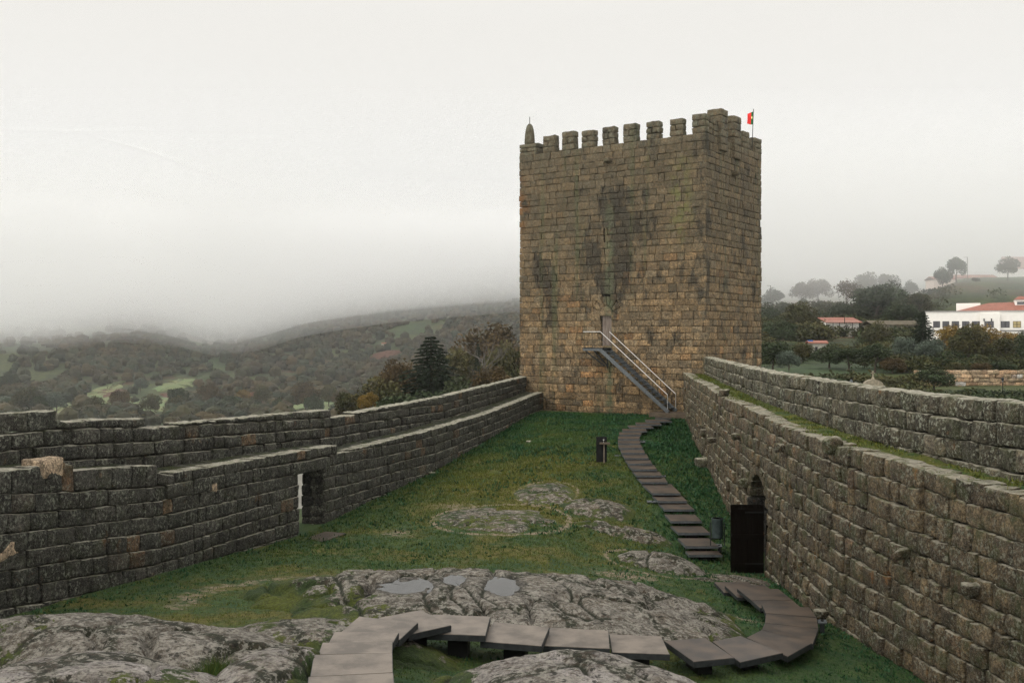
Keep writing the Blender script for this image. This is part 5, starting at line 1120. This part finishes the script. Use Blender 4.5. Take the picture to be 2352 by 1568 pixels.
hh_ = [('broad', 2165, 650, 40, 262, 1., 'left one of the two foggy trees on the knoll'), ('broadb', 2196, 648, 46, 268, 1.15, 'taller right one of the two foggy trees on the knoll'), ('brown', 2315, 640, 44, 270, 1.0, 'foggy umbrella shaped tree before the pink roofed house'),
 ('brownb', 2240, 650, 22, 265, .5, 'low foggy shrub left of the long pinkish house'), ('broad', 2090, 690, 36, 300, 1.1, 'grey foggy tree below the knoll path'), ('autumn', 1842, 700, 50, 300, .9, 'pale foggy tree row, left end above the field'), ('autumn', 1880, 700, 60, 310, .85, 'foggy russet tree in the row above the field'),
 ('broad', 1845, 712, 26, 268, .9, 'small round tree alone in the misty field'), ('brown', 1990, 690, 70, 305, .9, 'wide foggy tree in the row right of the field'), ('brownb', 2040, 688, 60, 308, 1.0, 'foggy tree between the row and the knoll'), ('broad', 1775, 708, 50, 290, .8, 'faint foggy tree beside the right edge of the keep'),
 ('sparse', 1945, 712, 66, 250, 1.1, 'half bare spreading tree with white sky gaps above the field')]
for key, px, py, w, d, ra, lb in hh_: 
    x = K(px) * d; s = w * d / F / 4.8; zz = -(py - HY) / F * d; tree(key, x, d, s, lb, 'foggy trees on the hill behind the village', z=min(zz, float(HV(x, d)) + .5), sz=s * ra)
vg = [('broad', 1790, 795, 56, 190, .85, 'big dark tree right beside the keep'), ('brown', 1835, 770, 60, 215, .9, 'brown green tree left of the garden shed'), ('broadb', 1862, 788, 30, 200, .6, 'dark bushes between shed and field'), ('broadb', 1775, 830, 60, 120, .9, 'dark shrub at the foot of the keep'),
 ('olive', 1812, 838, 42, 118, .9, 'small olive tree right of the keep above the parapet'), ('brown', 1840, 822, 40, 140, .8, 'yellowish young tree right of the small olive'), ('broad', 1905, 838, 56, 125, .66, 'dark tree in front of the veranda house, left'), ('broadb', 1950, 845, 60, 122, .62, 'dark tree in front of the veranda house, right'),
 ('olive', 2070, 832, 52, 135, .85, 'silvery olive tree left of the pair in the garden'), ('oliveb', 2132, 836, 54, 130, .82, 'silvery olive tree right of the pair in the garden'), ('brown', 2012, 808, 52, 175, .95, 'brown tree between veranda house and cottage'), ('broadb', 2010, 845, 60, 118, .8, 'dark bush below the brown tree'),
 ('gold', 2185, 812, 70, 152, .78, 'golden tree hiding the left windows of the white building'), ('gold', 2248, 812, 74, 150, .76, 'golden tree under the porch of the white building'), ('gold', 2315, 814, 60, 150, .72, 'golden tree at the right under the white building'), ('broad', 2352, 808, 50, 140, 1., 'dark green tree at the right edge'),
 ('brown', 2225, 830, 66, 128, 1., 'shaded tree with thick trunk in the garden lawn'), ('brownb', 2300, 836, 60, 124, .8, 'low brown tree on the garden lawn right'), ('broad', 2070, 740, 56, 225, .8, 'dark tree above the stone cottage'), ('broadb', 2010, 735, 90, 232, .8, 'dark leafy tree mass behind the veranda house'),
 ('broad', 2045, 728, 60, 240, 1.1, 'taller dark tree behind the cottage'), ('brownb', 2110, 725, 60, 235, .7, 'scrub at the foot of the grassy knoll'), ('gold', 1965, 742, 26, 212, 1., 'small yellow tree above the veranda roof'), ('olive', 2000, 752, 40, 208, .7, 'grey green tree over the veranda roof end'),
 ('brown', 1968, 778, 22, 203, .6, 'vine growing over the veranda'), ('autumn', 2050, 862, 44, 116, .7, 'reddish shrub left of the terrace wall'), ('broad', 2145, 888, 64, 106, .62, 'green bush in front of the terrace wall'), ('brown', 2030, 885, 70, 100, .5, 'brown scrub left of the terrace wall'),
 ('broadb', 1900, 868, 110, 95, .45, 'low dark scrub above the right parapet, left part'), ('brown', 1830, 850, 90, 98, .45, 'low olive brown scrub near the keep above the parapet'), ('broad', 1975, 875, 80, 92, .4, 'dark scrub behind the stone cross'), ('broadb', 2340, 915, 60, 92, .5, 'dark hedge at the right edge above the parapet'),
 ('brown', 2195, 848, 34, 114, .55, 'rusty low plant on top of the terrace wall, left'), ('autumn', 2255, 849, 36, 114, .5, 'rusty low plant on top of the terrace wall, middle'), ('broad', 2305, 849, 44, 114, .5, 'green low plant on top of the terrace wall, right'), ('broadb', 2235, 905, 60, 96, .4, 'dark low bush left of the lamp post'),
 ('broad', 1760, 760, 50, 240, .9, 'tree half hidden by the right edge of the keep'), ('broadb', 1850, 742, 40, 235, .6, 'hedge at the lower edge of the misty field'), ('broad', 1935, 722, 44, 236, .8, 'dark tree under the half bare spreading tree')]
for key, px, py, w, d, ra, lb in vg:
    x = K(px) * d; s = 1.3 * w * d / F / 4.8; ra = ra * .95; zz = -(py - HY) / F * d; tree(key, x, d, s, lb, GV, z=min(zz, float(HV(x, d)) + .2) - .1, sz=s * ra)
n = 8200; y = R.uniform(78, 262, n); x = y * R.uniform(.235, .56, n); z = HV(x, y); px = CX + F * x / y
h_ = R.uniform(.5, 1.5, n) * np.where(y > 175, 1.7, 1.); pt = HY - F * (z + h_ * 1.5) / y; pb = HY - F * z / y
ok = (n2(x, y, .06, 3, 5) > np.where(y < 112, -.3, np.where(y < 160, .06, np.where(y < 225, -.2, .12)))) & ~((y > 109) & (y < 116.5))
def hid(x0, y0, x1, y1, d0): return (px > x0) & (px < x1) & (pt < y1) & (pb > y0) & (y < d0)
for q_ in ((2098, 846, 2400, 888, 112), (1985, 850, 2025, 884, 76), (1898, 736, 1992, 782, 205), (2125, 712, 2400, 775, 172), (1858, 790, 1900, 812, 165)): ok &= ~hid(*q_)
ok &= ~((y > 168) & (y < 190) & (px > 2120)); ok &= ~((y > 240) & (px > 2080) & (n2(x, y, .06, 3, 5) < .3))
x, y, z, h_ = x[ok], y[ok], z[ok], h_[ok]; n = len(x); Vs = []; Cs = []; hue = np.clip(.35 + .9 * n2(x, y, .05, 3, 15) + R.normal(0, .2, n), 0, 1); tone = R.random(n)
for i in range(8):
    id_ = np.arange(i, n, 8); V, c_ = crown_arr(150, (1, 1, .8), .12, 9, 300 + i, hollow=.5); W_ = V[None] * np.stack([h_[id_] * 1.2, h_[id_] * 1.2, h_[id_]], 1)[:, None, None] + np.stack([x[id_], y[id_], z[id_] + .5 * h_[id_]], 1)[:, None, None]
    Vs.append(W_.reshape(-1, 4, 3)); cc = np.tile(c_[None], (len(id_), 1, 1)); cc[..., 0] = np.clip(.4 * cc[..., 0] + .6 * tone[id_][:, None], 0, 1); cc[..., 1] = np.clip(hue[id_][:, None] + .15 * cc[..., 1], 0, 1); Cs.append(cc.reshape(-1, 3))
V = np.concatenate(Vs); c_ = np.concatenate(Cs)
tag(mk('undergrowth', V.reshape(-1, 3), np.arange(len(V) * 4).reshape(-1, 4), leafmat('garden_scrub', (.020, .034, .014), (.060, .052, .018), .8), None, False, np.repeat(c_, 4, 0)), 'dark scrub and hedges between the village gardens', 'undergrowth', None, 'stuff')
# dark cypress-like conifer before the white building
x, y, z = BZ(2120, 812, 138); t = tree('conifer', x, y, .5, 'dark ragged conifer at the left end of the white building', GV, 'conifer_tree', z=z); hgt = (812 - 714) / F * 138; t.scale = (.66, .66, hgt / 11.9)

# ------------------------------------------------------------------ air and low cloud
def volmat(name, dens, col=(.985, .985, .98)):
    m = bpy.data.materials.new(name); m.use_nodes = True; nt = m.node_tree; nt.nodes.clear(); o = nt.nodes.new('ShaderNodeOutputMaterial'); p = nt.nodes.new('ShaderNodeVolumePrincipled')
    p.inputs['Color'].default_value = (*col, 1); p.inputs['Density'].default_value = dens; p.inputs['Anisotropy'].default_value = .65; nt.links.new(p.outputs[0], o.inputs['Volume']); return m
tag(MB().box((0, 1190, 40), (1560, 1215, 105)).out('haze', volmat('haze_air', .00018)), 'thin even haze', None, None, 'stuff')
cx_ = np.arange(-1500, 1501, 30.); cy_ = np.r_[np.arange(185, 520, 12.), np.arange(520, 2360, 40.)]; X, Y = np.meshgrid(cx_, cy_); kx = X / np.maximum(Y, 1)
lb_ = np.interp(kx, [-.6, -.514, -.47, -.383, -.335, -.31, -.27, -.208, -.12, 0], [-8, -8, -10, 8, 0, -9, -5, 15, 28, 38]) + np.maximum(0, 950 - Y) * .09 
rb_ = np.interp(Y, [185, 230, 270, 320, 400, 700], [18, 10.5, 6.5, 2, -2, -2]) + 1.2 * n2(X, Y, .02, 3, 92)
kk = smooth((kx - .04) / .12); Zb = lb_ * (1 - kk) + rb_ * kk; Zt = 22 + 125 * (1 - np.exp(-Y / 850)); Zb = np.minimum(Zb, Zt - .04)
ny_, nx_ = X.shape; N0 = X.size; ix = np.arange(N0).reshape(ny_, nx_)
Fb = np.stack([ix[:-1, :-1], ix[1:, :-1], ix[1:, 1:], ix[:-1, 1:]], -1).reshape(-1, 4); Ft = Fb[:, ::-1] + N0
ring = np.r_[ix[0, :-1], ix[:-1, -1], ix[-1, :0:-1], ix[:0:-1, 0]]; r2 = np.roll(ring, -1); Fs = np.stack([ring, r2, r2 + N0, ring + N0], 1)
Zm = np.minimum(Zb - 13 * (1 - kk) - 7 * kk, Zt - .06); Ym = Y >= 0
tag(mk('mist', np.r_[np.stack([X * .99, Y * .985 + 3, Zm], -1).reshape(-1, 3), np.stack([X * .99, Y * .985 + 3, np.maximum(Zb, Zm + .05)], -1).reshape(-1, 3)], np.r_[Fb, Ft, Fs], volmat('mist_air', .0020, (.9995, .999, .997))), 'thin mist hanging under the fog bank', None, None, 'stuff')
tag(mk('low_cloud', np.r_[np.stack([X, Y, Zb], -1).reshape(-1, 3), np.stack([X, Y, Zt], -1).reshape(-1, 3)], np.r_[Fb, Ft, Fs], volmat('cloud_fog', .0068, (.9995, .999, .997))), 'low fog bank swallowing the hilltops', None, None, 'stuff')

# ------------------------------------------------------------------ light, sky, camera
w = bpy.data.worlds.new('World'); S.world = w; w.use_nodes = True; nt = w.node_tree; bg = nt.nodes['Background']
sun_el, sun_az = math.radians(42), math.radians(238)     # azimuth clockwise from +Y
sky = nt.nodes.new('ShaderNodeTexSky'); sky.sky_type = 'NISHITA'; sky.sun_disc = False; sky.sun_elevation = sun_el; sky.sun_rotation = sun_az; sky.dust_density = 5; sky.air_density = 1
hs = nt.nodes.new('ShaderNodeHueSaturation'); hs.inputs['Saturation'].default_value = .10; nt.links.new(sky.outputs[0], hs.inputs['Color'])
tc = nt.nodes.new('ShaderNodeTexCoord'); sx = nt.nodes.new('ShaderNodeSeparateXYZ'); nt.links.new(tc.outputs['Generated'], sx.inputs[0])
cm = nt.nodes.new('ShaderNodeValToRGB'); nt.links.new(sx.outputs[2], cm.inputs[0]); cr = cm.color_ramp; cr.interpolation = 'EASE'
SKY = [(0.0, (1.40, 1.39, 1.35)), (.075, (1.25, 1.24, 1.20)), (.135, (.318, .316, .306)), (.30, (.309, .302, .287)), (.55, (.56, .553, .54)), (1.0, (.64, .635, .62))]   # overcast, bright overhead; unseen low band added behind the fog to brighten it
cr.elements[0].position, cr.elements[1].position = SKY[0][0], SKY[-1][0]
for q_, c_ in SKY[1:-1]: cr.elements.new(q_)
for e_, (q_, c_) in zip(cr.elements, SKY): e_.color = (*c_, 1)
vm = nt.nodes.new('ShaderNodeVectorMath'); vm.operation = 'SCALE'; nt.links.new(cm.outputs[0], vm.inputs[0]); vm.inputs[3].default_value = 29.8
mx = nt.nodes.new('ShaderNodeMix'); mx.data_type = 'RGBA'; mx.inputs[0].default_value = .90; nt.links.new(hs.outputs[0], mx.inputs[6]); nt.links.new(vm.outputs[0], mx.inputs[7]); nt.links.new(mx.outputs[2], bg.inputs[0]); bg.inputs[1].default_value = .1
sl_ = bpy.data.lights.new('sun', 'SUN'); sl_.energy = 1.2; sl_.angle = math.radians(35); sl_.color = (1, .93, .82); so = bpy.data.objects.new('sun', sl_); C.objects.link(so)
dr = Vector((math.sin(sun_az) * math.cos(sun_el), math.cos(sun_az) * math.cos(sun_el), math.sin(sun_el))); so.rotation_euler = dr.to_track_quat('Z', 'Y').to_euler(); so.location = (0, 0, 60)
cam = bpy.data.cameras.new('camera'); co = bpy.data.objects.new('camera', cam); C.objects.link(co); S.camera = co
co.location = (0, 0, 0); co.rotation_euler = (PI / 2, 0, 0); cam.sensor_width = 36; cam.lens = 35.0; cam.shift_y = -.0038; cam.clip_start = .1; cam.clip_end = 8000
S.view_settings.view_transform = 'Standard'; S.view_settings.look = 'None'; S.view_settings.exposure = 0; S.view_settings.gamma = 1; S.view_settings.use_curve_mapping = False
S.render.engine = 'CYCLES'; S.cycles.max_bounces = 14; S.cycles.diffuse_bounces = 3; S.cycles.glossy_bounces = 2; S.cycles.volume_bounces = 14; S.cycles.use_denoising = True; S.cycles.denoising_prefilter = "NONE"
S.cycles.use_adaptive_sampling = True; S.cycles.adaptive_threshold = .015
